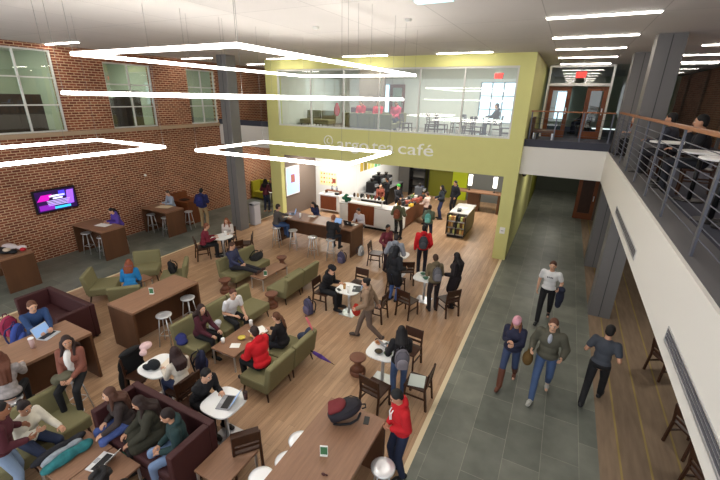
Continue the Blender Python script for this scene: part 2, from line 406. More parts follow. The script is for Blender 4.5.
# glazed screen on the bridge
t = bpy.data.objects.new('window_7', None); COL.objects.link(t); t['kind'] = 'structure'; t['label'] = 'glass screen with wood doors at the end of the bridge'
f = MB(); Y = 19.0
f.bx(-1.05, -.97, Y - .04, Y + .04, 4.08, 6.9); f.bx(1.2, 1.28, Y - .04, Y + .04, 4.08, 6.9); f.bx(-.97, 1.2, Y - .04, Y + .04, 6.12, 6.22); f.bx(-.97, 1.2, Y - .04, Y + .04, 6.82, 6.9)
part('window_frame', f, M_frame, t)
part('pane', MB().bx(-.97, 1.2, Y - .006, Y + .006, 6.22, 6.82), M_glass, t)
part('side_pane', MB().bx(1.28, 4.9, Y - .006, Y + .006, 4.1, 6.9), M_glass, t)
wood_door(5, -.95, -.1, 19.05, 4.08, 6.1, 'left wood and glass door on the bridge')
wood_door(6, .45, 1.2, 19.05, 4.08, 6.1, 'right wood and glass door on the bridge')
daywindow(8, -.9, -.2, 27.85, 4.5, 6.1, 1, 1, 'bright window seen through the bridge doors')

# columns
def column(name, x0, x1, y0, y1, label):
    w = MB(); w.bx(x0, x1, y0, y1, 0, 6.92)
    o = struct(name, w, M_colgrey, label)
    part('joint', MB().bx((x0 + x1) / 2 - .008, (x0 + x1) / 2 + .008, y0 - .004, y0, .02, 6.9), mat('dark joint', (60, 60, 60), .6), o)
column('column_left', -12.22, -11.74, 11.72, 12.2, 'grey square column by the brick wall')
column('column_right', 1.4, 1.92, 11.2, 11.7, 'nearer grey column on the right')
column('column_far', 1.4, 1.92, 15.0, 15.5, 'further grey column on the right')

# air grilles in the white fascia
def grille(y0, y1, label):
    t = thing('air_grille', label, 'vent', (1.23, y0, 3.3), 0, 'air grilles in the fascia')
    L = y1 - y0
    f = MB(); f.bx(-.012, 0, 0, L, 0, .012); f.bx(-.012, 0, 0, L, .148, .16); f.bx(-.012, 0, 0, .012, .012, .148); f.bx(-.012, 0, L - .012, L, .012, .148)
    part('frame', f, M_steel, t)
    for i in range(3): part('slat', MB().bx(-.009, 0, .012, L - .012, .03 + i * .04, .052 + i * .04), mat('grey slat', (88, 88, 96), .5), t)
grille(6.6, 9.55, 'slatted air grille in the white fascia near the columns')
grille(2.2, 4.3, 'slatted air grille in the white fascia at the lower right corner')

# guard rails
M_railwood = wood('oak handrail', (150, 96, 60), 0.8, (10, 1, 10))
M_railpost = mat('grey railing post', (92, 94, 104), 0.4, 0.4)
t = thing('guard_railing', 'long cable railing with wood handrail on the upper right floor', 'railing', (1.34, 0, 4.055))
part('handrail', MB().bx(-.035, .035, .3, 14.3, 1.15, 1.195, bev=.008), M_railwood, t, 'oak handrail')
ys = [0.6, 1.95, 3.3, 4.79, 6.4, 7.78, 9.15, 10.55, 11.9, 13.2, 14.25]
for y in ys: part('post', MB().bx(-.012, .012, y - .03, y + .03, 0, 1.15), M_railpost, t)
for i in range(8): part('cable', MB().cone((0, .5, .2 + i * .115), (0, 14.28, .2 + i * .115), .006, n=6), M_railpost, t)
t = thing('guard_railing', 'thin railing across the end of the bridge', 'railing', (0, 14.56, 4.08))
part('handrail', MB().bx(-1.15, 1.25, -.03, .03, 1.1, 1.14, bev=.008), M_railwood, t)
for x in (-1.1, -.35, .4, 1.2): part('post', MB().bx(x - .02, x + .02, -.01, .01, 0, 1.1), M_railpost, t)
for i in range(5): part('cable', MB().cone((-1.14, 0, .22 + i * .17), (1.24, 0, .22 + i * .17), .005, n=6), M_railpost, t)

# ================================================================== LIGHTS OF THE ROOM
def fixture(x0, x1, y0, y1, z, label):
    t = thing('pendant_light_frame', label, 'ceiling light', (x0, y0, z), 0, 'rectangular light frames')
    W, D = x1 - x0, y1 - y0; b = .05
    for nm, a in (('light_bar', (0, W, 0, b)), ('light_bar', (0, W, D - b, D)), ('light_bar', (0, b, b, D - b)), ('light_bar', (W - b, W, b, D - b))):
        o = part(nm, MB().bx(a[0], a[1], a[2], a[3], 0, .045), M_lamp, t)
        part('uplight', MB().bx(a[0] + .008, a[1] - .008, a[2] + .008, a[3] - .008, .045, .05), M_uplight, o, 'upward lit strip')
    for x in (b / 2, W - b / 2):
        for y in (b / 2, D / 2, D - b / 2):
            part('suspension_cable', MB().cone((x, y, .045), (x, y, 6.92 - z), .002, n=5), M_cable, t)
fixture(-6.4, -3.28, 3.45, 9.1, 5.98, 'highest rectangular light frame, hanging above the lounge')
fixture(-6.75, -3.2, 3.39, 8.2, 5.46, 'rectangular light frame seen edge on at eye level')
fixture(-8.85, -6.7, 1.6, 4.95, 4.53, 'low rectangular light frame at the left, in front of the brick wall')
fixture(-6.45, -3.1, 5.4, 7.4, 4.44, 'low rectangular light frame in front of the cafe sign')

def strip(x0, x1, y, label, z=6.92, d=.1, group='flush ceiling strips'):
    t = thing('ceiling_strip_light', label, 'ceiling light', ((x0 + x1) / 2, y, z), 0, group)
    W = x1 - x0
    part('housing', MB().bx(-W / 2 - .02, W / 2 + .02, -d / 2 - .02, d / 2 + .02, -.015, 0), M_frame, t)
    part('diffuser', MB().bx(-W / 2, W / 2, -d / 2, d / 2, -.03, -.015), M_strip, t)
for y, nm in ((1.05, 'row start'), (3.55, 'overhead'), (6.05, 'last overhead'), (8.55, 'nearest'), (11.1, 'second'), (13.5, 'third'), (15.95, 'fourth'), (18.55, 'fifth')):
    strip(-.67, 1.03, y, nm + ' ceiling strip in the row over the walkway')
for y, nm in ((11.2, 'nearest'), (13.5, 'second'), (16, 'third'), (18.6, 'farthest')):
    strip(2.65, 4.4, y, nm + ' ceiling strip over the dark upper right seating')
strip(-15.2, -13.5, 7.55, 'ceiling strip above the large left window')
strip(-15.0, -13.3, 12.5, 'ceiling strip left of the grey column')
strip(-14.2, -12.6, 15.6, 'ceiling strip between the grey column and the green wall')
for x, nm in ((-11.3, 'left'), (-7.75, 'middle'), (-4.2, 'right')):
    strip(x, x + 1.75, 13.55, nm + ' ceiling strip washing the green wall')
for x in (-18.5, -17.0):
    for y in (3.5, 5.5, 7.2, 10.2, 13.6):
        strip(x, x + 1.1, y, 'office ceiling strip seen through the upper windows of the brick wall', group='office ceiling strips')
for x, nm in ((-9.5, 'left'), (-6.9, 'middle'), (-4.2, 'right')):
    for y, n2 in ((16, 'front'), (18.3, 'rear')):
        strip(x, x + 1.6, y, '%s %s ceiling strip inside the upper lounge' % (n2, nm), group='upper lounge strips')
# cafe down-lights and corridor lights are lamps sunk in the ceilings
def lamp(name, loc, energy, size, rot=(0, 0, 0), col=(1, .95, .88), sy=None):
    l = bpy.data.lights.new(name, 'AREA'); l.energy = energy; l.size = size; l.color = col
    if sy: l.shape = 'RECTANGLE'; l.size_y = sy
    o = bpy.data.objects.new(name, l); COL.objects.link(o); o.location = loc; o.rotation_euler = rot
    return o
for i, (x, y) in enumerate(((-10.2, 15.6), (-7.2, 16.2), (-7.4, 18.9), (-4.2, 16.0), (-3.5, 19.6))):
    lamp('cafe_downlight', (x, y, 3.05), 75, .5)
lamp('corridor_downlight', (.1, 18, 3.14), 30, .6); lamp('corridor_downlight', (.1, 24, 3.14), 30, .6)
lamp('corridor_downlight', (3.6, 5, 3.14), 22, .5); lamp('corridor_downlight', (3.6, 10, 3.14), 30, .5)
lamp('passage_downlight', (-13.6, 16.6, 3.18), 60, .5)
for y in (5.2, 10.2, 15.2): lamp('office_fill_light', (-17.4, y, 6.85), 45, 1.0)  # added area lights that brighten the offices, no fitting modelled
for x in (-9.4, -6.4, -3.4): lamp('lounge_fill_light', (x, 17.3, 6.85), 80, 1.0)  # extra fill for the upper lounge, added beside its strips
def smoke(x, y, label):
    t = thing('smoke_detector', label, 'detector', (x, y, 6.92), 0, 'ceiling detectors')
    part('base', MB().lathe([(.07, -.02), (.075, 0)], n=18), M_frame, t); part('sensor', MB().lathe([(.03, -.05), (.055, -.04), (.06, -.02)], n=18), M_frame, t)
smoke(-3.04, 7.8, 'small detector on the ceiling right of the light frames')
smoke(-5.2, 7.9, 'small detector on the ceiling above the light frames')
# projector-like blue light box at the top edge
t = thing('ceiling_light_box', 'pale blue glowing ceiling fitting at the top edge', 'ceiling light', (-2.12, 6.45, 6.92))
part('housing', MB().bx(-.32, .32, -.12, .12, -.02, 0), M_frame, t)
part('diffuser', MB().bx(-.28, .28, -.09, .09, -.04, -.02), mat('cool lit diffuser', (190, 232, 245), .4, emit=1.2), t)
def exit_sign(x, y, z, label):
    t = thing('exit_sign', label, 'sign', (x, y, z), 0, 'exit signs')
    part('housing', MB().box((0, 0, 0), (.34, .05, .22), bev=.01), mat('clear sign case', (150, 90, 86), .4), t)
    me = text_mesh('EXIT', .24, .004, .006); o = link('lettering', me, t); me.materials.append(mat('lit red letters', (255, 30, 24), .5, emit=5.0))
    o.location = (-.155, -.027, -.085); o.rotation_euler = (pi / 2, 0, 0); o.scale = (.62, 1, 1)
    part('rod', MB().cone((0, 0, .11), (0, 0, 6.92 - z), .01, n=8), M_frame, t)
def text_mesh(s, size, ext, offset=0.0, space=1.0):
    cu = bpy.data.curves.new('txt', 'FONT'); cu.body = s; cu.size = size; cu.extrude = ext; cu.offset = offset; cu.space_character = space
    o = bpy.data.objects.new('txt', cu); COL.objects.link(o)
    dg = bpy.context.evaluated_depsgraph_get(); dg.update()
    me = bpy.data.meshes.new_from_object(o.evaluated_get(dg)); bpy.data.objects.remove(o)
    me.materials.clear()
    return me
t = thing('security_camera', 'small black dome camera under the bridge corner', 'camera', (-1.05, 14.6, 3.15))
part('mount', MB().lathe([(.09, -.03), (.1, 0)], n=20), M_black, t); part('dome', MB().ell((0, 0, -.05), (.08, .08, .08)), M_black, t)
t = thing('switch_plate', 'small white plate on the right pier of the green wall', 'plate', (-1.43, 14.07, 1.12))
part('plate', MB().bx(-.09, .09, -.02, 0, -.12, .12, bev=.005), M_white, t); part('slot', MB().bx(-.05, .05, -.022, -.02, -.02, .0), M_colgrey, t)
exit_sign(-2.75, 17.2, 6.42, 'red exit sign inside the upper lounge')
exit_sign(.12, 16.9, 6.42, 'red exit sign over the bridge')

# cafe sign on the green wall
M_sign = mat('white sign letters', (244, 244, 236), .4)
t = thing('cafe_sign', 'white lettering reading argo tea café on the green wall', 'sign', (0, 14.07, 0))
def ring(cx, cz, r, w, a0=0, a1=2 * pi, n=40):
    m = MB()
    for i in range(n):
        p, q = a0 + (a1 - a0) * i / n, a0 + (a1 - a0) * (i + 1) / n
        m.beam((cx + r * cos(p), -.02, cz + r * sin(p)), (cx + r * cos(q), -.02, cz + r * sin(q)), w, .03)
    return m
lg = ring(-8.73, 3.8, .2, .045, radians(-40), radians(290))
for i in range(8):
    a, b = radians(100 + 25 * i), radians(125 + 25 * i)
    lg.beam((-8.7 + .1 * cos(a), -.02, 3.8 + .1 * sin(a)), (-8.7 + .1 * cos(b), -.02, 3.8 + .1 * sin(b)), .04, .03)
part('logo', lg, M_sign, t, 'round swirl emblem')
for wd, x, X1 in (('argo', -8.3, -6.88), ('tea', -6.72, -5.78), ('café', -5.6, -4.22)):
    me = text_mesh(wd, .62, .015); me.materials.append(M_sign)
    o = link('lettering', me, t); xs = [v.co.x for v in me.vertices]
    k = (X1 - x) / (max(xs) - min(xs))
    for v in me.vertices: v.co.x = (v.co.x - min(xs)) * k
    o.location = (x, -.017, 3.52); o.rotation_euler = (pi / 2, 0, 0)
    # thin serifs at the feet and heads of the upright strokes
# television on the brick wall
t = thing('television', 'screen with purple and blue slide on the brick wall', 'television', (-15.3, 6.73, 2.0))
part('case', MB().box((.04, 0, 0), (.08, 1.3, .78), bev=.01), M_black, t)
tvs = part('screen', MB().bx(.081, .085, -.6, .6, -.34, .34), mat('dark purple screen', (40, 16, 70), .3, emit=.8), t)
def slide(c, y0, y1, z0, z1, sk=0):
    m = MB(); vs = [m.bm.verts.new((.087, y, z)) for y, z in ((y0, z0), (y1, z0), (y1 + sk, z1), (y0 + sk, z1))]; m.bm.faces.new(vs)
    vs = [m.bm.verts.new((.0855, y, z)) for y, z in ((y0, z0), (y1, z0), (y1 + sk, z1), (y0 + sk, z1))]; m.bm.faces.new(vs[::-1])
    part('slide_shape', m, mat('slide %s' % (c,), c, .4, emit=1.0), tvs)
slide((190, 20, 170), -.58, -.25, .02, .22, .15); slide((150, 90, 230), .3, .52, -.2, .28, .05); slide((70, 60, 200), .1, .3, .1, .3)
slide((120, 30, 160), -.55, -.1, -.3, -.12); slide((60, 190, 240), -.1, .4, -.3, -.22)
slide((230, 230, 250), -.2, .28, .12, .18); slide((230, 230, 250), -.1, .2, .04, .09)
for k in range(4): slide((190, 170, 235), -.3 + .01 * k, .42 - .03 * k, -.02 - .05 * k, .005 - .05 * k)
# ================================================================== FURNITURE
def face(d): return radians(d - 90)          # things are modelled facing +y
def bar_table(label, x0, x1, y0, y1, along, h=1.06, mid=True, group=None):
    t = thing('bar_table', label, 'table', ((x0 + x1) / 2, (y0 + y1) / 2, 0), 0, group)
    W, D = (x1 - x0) / 2, (y1 - y0) / 2; e = .05
    part('table_top', MB().bx(-W, W, -D, D, h - .055, h, bev=.004), M_walnut_top if along == 'y' else M_walnut_topx, t)
    if along == 'y':
        for s in (-1, 1): part('end_panel', MB().bx(-W, W, s * D - (e if s > 0 else 0), s * D + (e if s < 0 else 0), 0, h - .055), M_walnut, t)
        if mid: part('center_panel', MB().bx(-.03, .03, -D + e, D - e, .12, h - .055), M_walnut, t)
    else:
        for s in (-1, 1): part('end_panel', MB().bx(s * W - (e if s > 0 else 0), s * W + (e if s < 0 else 0), -D, D, 0, h - .055), M_walnut, t)
        if mid: part('center_panel', MB().bx(-W + e, W - e, -.03, .03, .35, h - .055), M_walnut, t)
    return t
GT = 'high walnut tables'
bar_table('high walnut table at the left edge against the brick wall', -15.1, -13.4, 4.2, 5.0, 'x', group=GT)
bar_table('high walnut table against the brick wall where a person in purple writes', -15.1, -13.4, 6.95, 7.78, 'x', group=GT)
bar_table('high walnut table against the brick wall, next to the wooden cabinet', -15.1, -13.6, 9.6, 10.45, 'x', group=GT)
bar_table('high walnut table with a laptop and cup in front of the maroon loveseat', -8.55, -7.62, 1.5, 3.38, 'y', group=GT)
bar_table('high walnut table in the middle with a small green sign and two stools', -8.48, -7.6, 4.2, 5.95, 'y', group=GT)
bar_table('high walnut table in the foreground with a black and red backpack', -2.56, -1.62, 1.4, 4.14, 'y', group=GT)
bar_table('longest high walnut table, in front of the cafe counter', -9.55, -6.2, 11.45, 12.4, 'x', group=GT)

def make_stool(top):
    P = []
    P.append(('seat', MB().lathe([(0, .735), (.13, .735), (.165, .75), (.17, .775), (.155, .785), (.08, .778), (0, .774)], n=28).mesh('stool seat', top), None))
    for a in (45, 135, 225, 315):
        c, s = cos(radians(a)), sin(radians(a))
        P.append(('leg', MB().cone((.105 * c, .105 * s, .74), (.2 * c, .2 * s, 0), .0125, n=10).mesh('stool leg', M_steel)))
    r = MB()
    for i in range(4):
        a, b = radians(45 + 90 * i), radians(135 + 90 * i); q = .163
        r.cone((q * cos(a), q * sin(a), .29), (q * cos(b), q * sin(b), .29), .009, n=8)
    P.append(('foot_rail', r.mesh('stool rail', M_steel)))
    return P
P_stool = make_stool(mat('spun aluminium seat', (222, 223, 225), .3, .55))
P_wstool = P_stool
GS = 'aluminium bar stools'
def stool(label, x, y, rz=.3): return inst(P_stool, 'bar_stool', label, 'stool', (x, y, 0), rz, GS)
stool('silver stool under the brick wall table of the person in purple, nearer the wall', -14.65, 7.12)
stool('silver stool half hidden behind the end panel, below the person in purple', -13.75, 7.14, .6)
stool('silver stool at the brick wall table beside the wooden cabinet, nearer the wall', -14.8, 9.76)
stool('silver stool behind the end panel of the table beside the wooden cabinet', -13.9, 9.77, .5)
stool('silver stool just left of the person with a blue backpack', -13.85, 10.85, .2)
stool('silver stool on which the person in purple sits', -14.15, 8.02); stool('silver stool of the person in pale blue by the brick wall', -14.75, 10.72)
stool('silver stool at the left end of the longest table, under the man in jeans', -9.25, 11.05)
stool('empty silver stool second from the left at the longest table', -8.5, 11.1, .5); stool('empty silver stool in the middle of the longest table', -7.45, 10.85, .1)
stool('silver stool under the person in black at the longest table', -6.75, 10.95, .4); stool('silver stool behind the longest table, under the person in navy', -8.5, 12.72); stool('silver stool behind the longest table at its right end', -6.5, 12.72)
stool('silver stool half under the right side of the middle walnut table', -7.62, 5.6, .2); stool('silver stool standing in front of the middle walnut table', -7.42, 4.78, .5)
stool('silver stool pushed under the left side of the foreground table, upper one', -2.68, 3.45); stool('silver stool pushed under the left side of the foreground table, middle one', -2.63, 3.08, .4); stool('silver stool under the left side of the foreground table, at the bottom edge', -2.78, 2.72, .1)
stool('silver stool beside the man in the red hoodie', -1.42, 3.62, .5)
stool('silver stool under the woman in the rust cardigan', -7.0, 2.62); stool('silver stool under the woman in the patterned sweater', -7.28, 1.85); stool('silver stool behind the laptop of the man in blue', -8.9, 3.0)

# cafe chairs
P_chair = []
P_chair.append(('seat', MB().box((0, 0, .44), (.44, .43, .035), bev=.012).mesh('chair seat', M_darkwood)))
P_chair.append(('backrest', MB().box((0, -.235, .72), (.42, .025, .2), bev=.008, rot=Matrix.Rotation(radians(10), 3, 'X')).mesh('chair back', M_darkwood)))
for s in (-1, 1):
    P_chair.append(('leg', MB().beam((s * .19, .18, .425), (s * .2, .2, 0), .036).mesh('chair leg', M_darkwood)))
    m = MB(); m.beam((s * .195, -.2, .45), (s * .205, -.25, 0), .038); m.beam((s * .195, -.2, .44), (s * .19, -.25, .82), .034)
    P_chair.append(('leg', m.mesh('chair back leg', M_darkwood)))
    P_chair.append(('side_rail', MB().beam((s * .195, .185, .25), (s * .2, -.225, .25), .02, .03).mesh('chair rail', M_darkwood)))
P_chair.append(('cross_rail', MB().beam((-.19, -.21, .55), (.19, -.21, .55), .018, .05).mesh('chair cross', M_darkwood)))
def chair(label, x, y, f): return inst(P_chair, 'cafe_chair', label, 'chair', (x, y, 0), face(f), 'dark wood cafe chairs')
chair('dark wood chair under the person in a maroon sweater by the grey column', -10.72, 8.78, 60); chair('dark wood chair of the person facing the maroon sweater', -10.62, 9.95, 300)
chair('empty dark wood chair nearest the grey column', -9.7, 9.85, 215); chair('empty dark wood chair just behind the navy sofa sitter', -9.6, 9.2, 160)
chair('dark wood chair left of the person in a maroon top, seen from the side', -5.15, 11.35, 10); chair('dark wood chair between the red jacket and the grey jacket', -3.72, 10.55, 120)
chair('dark wood chair under the person in the black hood', -5.2, 8.05, 0); chair('empty dark wood chair behind the white table with the cups', -4.6, 8.98, 270); chair('dark wood chair to the right of the white table with the cups', -3.62, 8.15, 180)
chair('empty dark wood chair in front of the round topped table, left of the olive jacket', -2.98, 8.75, 75); chair('empty dark wood chair right of the olive jacket', -2.05, 9.35, 140); chair('dark wood chair left of the table, behind the long black coat', -3.72, 9.75, 0)
chair('empty dark wood chair in front of the small food table', -2.32, 5.32, 82); chair('tall backed dark chair behind the woman with the grey backpack', -2.2, 6.75, 265); chair('dark wood chair right of the food table, with papers on it', -1.68, 5.85, 180)
chair('empty dark wood chair by the foreground laptop table', -3.6, 3.28, 140); chair('dark wood chair of the man bent over the laptop', -4.95, 3.5, 0)
chair('dark wood chair hung with a black jacket behind the maroon booth', -6.45, 3.52, 10); chair('dark wood chair of the woman in the cream top', -5.42, 3.6, 180)
chair('dark wood chair under the person with dark curly hair', -3.95, 1.5, 165)
chair('dark chair under the overhang at the right, nearest the walkway', 2.75, 6.95, 30); chair('dark chair under the overhang at the lower right corner', 2.75, 5.95, 20); chair('dark chair under the overhang, farthest up', 2.75, 9.1, 30)

# white cafe tables
def sq(r, n=40, e=3.4): return [(r * abs(cos(2 * pi * i / n)) ** (2 / e) * (1 if cos(2 * pi * i / n) >= 0 else -1), r * abs(sin(2 * pi * i / n)) ** (2 / e) * (1 if sin(2 * pi * i / n) >= 0 else -1)) for i in range(n)]
P_table = [('table_top', MB().prism(sq(.32), .715, .74).mesh('white top', M_white)),
           ('column', MB().cone((0, 0, .015), (0, 0, .715), .035, n=16).mesh('table column', M_steel)),
           ('base', MB().box((0, 0, .0075), (.42, .42, .015), bev=.005).mesh('table base', M_steel))]
def wtable(label, x, y, rz=0): return inst(P_table, 'cafe_table', label, 'table', (x, y, 0), rz, 'white cafe tables')
wtable('white cafe table with a laptop beside the maroon booth', -4.25, 3.5); wtable('white cafe table with papers behind the maroon booth', -5.98, 3.6)
wtable('white cafe table of the person in the black hood', -4.4, 8.06); wtable('white cafe table in front of the woman in the olive jacket', -2.85, 9.75); wtable('white cafe table with food by the woman with the grey backpack', -2.5, 6.05)
wtable('white cafe table nearest the grey column', -10.3, 9.33); wtable('white cafe table half hidden behind the grey jacket', -4.15, 10.95)

# sage lounge furniture
P_sage = []
P_sage.append(('seat', MB().box((0, .03, .31), (.78, .68, .22), bev=.035).mesh('sage seat', M_sage)))
P_sage.append(('backrest', MB().box((0, -.315, .53), (.78, .13, .56), bev=.035, rot=Matrix.Rotation(radians(9), 3, 'X')).mesh('sage back', M_sage)))
for sx in (-1, 1):
    for sy in (-1, 1):
        P_sage.append(('leg', MB().cone((sx * .32, .03 + sy * .27, .21), (sx * .345, .02 + sy * .31, 0), .024, .014, n=10).mesh('sage leg', M_darkwood)))
def sage(label, x, y, f, g='sage lounge seats'): return inst(P_sage, 'lounge_chair', label, 'lounge chair', (x, y, 0), face(f), g)
sage('sage lounge chair nearest the maroon loveseat', -10.95, 5.45, 45); sage('sage lounge chair with its back to the brick wall tables', -11.0, 6.8, 315)
sage('sage lounge chair holding a black bag', -9.75, 6.85, 225); sage('sage lounge chair under the person in the bright blue jacket', -9.72, 5.4, 135)
sage('sage lounge seat on which the man in navy stretches his legs', -8.36, 7.95, 0); sage('sage lounge seat holding a black backpack', -8.36, 8.75, 0)
sage('sage lounge seat facing the man in navy, nearer half of its pair', -6.42, 7.9, 180); sage('sage lounge seat facing the man in navy, farther half of its pair', -6.42, 8.7, 180)
sage('sage lounge seat under the woman in the burgundy sweater', -6.5, 4.9, 0); sage('sage lounge seat under the man in the white sleeveless top', -6.5, 5.7, 0); sage('sage lounge seat behind the man in the white sleeveless top', -6.5, 6.5, 0)
sage('sage lounge seat under the person in the red fleece', -4.44, 4.78, 180); sage('sage lounge seat under the girl with a brown ponytail', -4.44, 5.58, 180)
sage('sage lounge seat under the person in the cream sweater', -6.62, 1.28, 0); sage('empty sage lounge seat beside the person in the cream sweater', -6.62, 2.07, 0)
# maroon box sofas
def tuxedo(label, W, x, y, f):
    t = thing('box_sofa', label, 'sofa', (x, y, 0), face(f), 'maroon box sofas')
    D, H, a = .78, .86, .12
    part('base', MB().bx(-W / 2 + a, W / 2 - a, -D / 2 + a, D / 2, .06, .3, bev=.015), M_maroon, t)
    part('seat_cushion', MB().bx(-W / 2 + a + .01, W / 2 - a - .01, -D / 2 + a + .01, D / 2 - .005, .3, .45, bev=.035), M_maroon, t)
    part('backrest', MB().bx(-W / 2, W / 2, -D / 2, -D / 2 + a, .05, H, bev=.02), M_maroon, t)
    for s in (-1, 1): part('armrest', MB().bx(*sorted((s * W / 2, s * (W / 2 - a))), -D / 2 + a, D / 2, .05, H, bev=.02), M_maroon, t)
    for s in (-1, 1):
        for q in (-1, 1): part('foot', MB().bx(s * (W / 2 - .08) - .03, s * (W / 2 - .08) + .03, q * (D / 2 - .07) - .03, q * (D / 2 - .07) + .03, 0, .05), M_black, t)
tuxedo('maroon box loveseat at the left, behind the man with the laptop', 1.9, -10.05, 3.85, 270)
tuxedo('maroon box sofa in the foreground with three people on it', 1.85, -4.9, 2.68, 270)
# low tables
def low_table(label, x, y, w, d, h=.42, g='low wood coffee tables'):
    t = thing('coffee_table', label, 'table', (x, y, 0), 0, g)
    part('table_top', MB().bx(-w / 2, w / 2, -d / 2, d / 2, h - .035, h, bev=.004), M_walnut_top, t)
    f = MB(); f.bx(-w / 2 + .03, w / 2 - .03, -d / 2 + .02, -d / 2 + .04, h - .065, h - .035); f.bx(-w / 2 + .03, w / 2 - .03, d / 2 - .04, d / 2 - .02, h - .065, h - .035)
    part('rail', f, M_steel, t)
    for sx in (-1, 1):
        for sy in (-1, 1): part('leg', MB().bx(sx * (w / 2 - .03) - .015, sx * (w / 2 - .03) + .015, sy * (d / 2 - .03) - .015, sy * (d / 2 - .03) + .015, 0, h - .065), M_steel, t)
low_table('low wood table on which the man in navy rests his feet', -7.44, 8.45, .5, 1.2)
low_table('low wood table between the burgundy sweater and the red fleece', -5.62, 5.3, .66, 1.1)
low_table('low wood table with the teal and grey bag on it', -5.65, 1.89, .66, .72); low_table('low wood table with the open white laptop', -4.98, 1.89, .64, .72)
low_table('low square wood table at the right end of the maroon booth', -3.62, 2.9, .58, .7)
low_table('small low table in the ring of sage chairs', -10.3, 6.15, .45, .45)
P_drum = [('seat', MB().lathe([(0, .37), (.15, .37), (.175, .39), (.175, .415), (.15, .42), (0, .42)], n=26).mesh('drum top', M_pinkbrown)),
          ('stem', MB().lathe([(.16, .11), (.09, .19), (.065, .24), (.09, .3), (.15, .37)], n=26).mesh('drum stem', M_pinkbrown)),
          ('base', MB().lathe([(.16, 0), (.17, .02), (.17, .09), (.16, .11)], n=26).mesh('drum base', M_pinkbrown))]
def drum(label, x, y): return inst(P_drum, 'drum_stool', label, 'stool', (x, y, 0), 0, 'turned wood drum stools')
drum('turned wood drum stool left of the man in navy', -8.16, 7.3); drum('turned wood drum stool in front of the empty sage pair', -6.42, 7.3)
drum('turned wood drum stool beyond the low table with the green sign', -7.8, 9.5); drum('turned wood drum stool alone on the floor by the food table', -3.05, 6.0)
# wooden cabinet and recycling bin by the column
t = thing('wood_cabinet', 'orange brown wooden cabinet against the brick wall with a black tray on top', 'cabinet', (-14.75, 11.55, 0))
part('body', MB().bx(-.5, .5, -.4, .4, 0, .98, bev=.006), M_oak, t); part('top', MB().bx(-.52, .52, -.42, .42, .98, 1.02), M_oak, t); part('upstand', MB().bx(-.52, -.46, -.42, .42, 1.02, 1.3), M_oak, t)
tag(link('tray', MB().bx(-14.95, -14.6, 11.3, 11.6, 1.02, 1.05, bev=.008).mesh('tray', M_black)), 'flat black tray on the wooden cabinet', 'tray')
t = thing('recycling_bin', 'pale grey recycling bin with rounded top beside the grey column', 'bin', (-11.85, 12.75, 0))
part('body', MB().bx(-.16, .16, -.2, .2, 0, .9, bev=.03), mat('pale grey bin', (178, 176, 182), .5), t); part('lid', MB().bx(-.17, .17, -.21, .21, .9, 1.02, bev=.04), mat('grey bin lid', (150, 150, 156), .5), t)
part('opening', MB().bx(-.08, .08, -.212, -.205, .93, .99), M_black, t)
# mustard booth behind the column
M_must = mat('mustard upholstery', (140, 132, 20), .8)
t = thing('booth_bench', 'mustard yellow booth bench against the far brick wall', 'bench', (-14.2, 16.6, 0))
part('seat', MB().bx(-.9, 1.6, -.35, .25, .1, .46, bev=.03), M_must, t); part('backrest', MB().bx(-.9, 1.6, .25, .42, .1, 1.0, bev=.03), M_must, t)
part('side', MB().bx(-1.05, -.9, -.35, .42, .05, 1.0, bev=.02), M_must, t)
wtable('white table in front of the mustard booth', -13.45, 15.75)

# ================================================================== SMALL THINGS
def simple(name, mb, m, label, cat, loc=(0, 0, 0), rz=0, group=None):
    o = link(name, mb.mesh(name, m)); o.location = loc; o.rotation_euler = (0, 0, rz)
    return tag(o, label, cat, group)
def laptop(label, x, y, z, f, col=(196, 198, 202), ang=112, logo=True, screen=(120, 150, 190)):
    t = thing('laptop', label, 'laptop', (x, y, z), face(f), 'laptops')      # the user sits at -y and looks along +y
    m = mat('laptop shell', col, .35, .5)
    bs = part('base', MB().bx(-.16, .16, -.11, .11, .002, .018, bev=.004), m, t); part('keyboard', MB().bx(-.14, .14, -.03, .09, .018, .0195), M_black, bs); part('trackpad', MB().bx(-.045, .045, -.1, -.04, .018, .019), mat('trackpad', (170, 172, 176), .4), bs)
    R = Matrix.Rotation(radians(ang - 90), 3, 'X'); a = radians(ang - 90)
    R = Matrix.Rotation(-a, 3, 'X'); up = R @ V((0, 0, 1)); n = R @ V((0, 1, 0)); h = V((0, .108, .014))
    lid = part('lid', MB().box(h + up * .108, (.32, .007, .216), rot=R, bev=.002), m, t)
    part('screen', MB().box(h + up * .11 - n * .0042, (.3, .001, .19), rot=R), mat('lit screen', screen, .3, emit=.6), lid)
    if logo: part('logo', MB().ell(h + up * .115 + n * .004, (.017, .0012, .019), R), mat('white logo', (250, 250, 250), .3, emit=.8), lid, 'small white emblem')
def cup(label, x, y, z, h=.14, r=.042, col=(235, 232, 228), lid=(240, 240, 240), group='paper cups'):
    t = thing('drink_cup', label, 'cup', (x, y, z), 0, group)
    part('body', MB().lathe([(r * .75, 0), (r, h)], n=16), mat('cup', col, .5), t); part('lid', MB().lathe([(r * 1.06, h), (r * 1.05, h + .012), (r * .8, h + .022), (0, h + .022)], n=16), mat('cup lid', lid, .4), t)
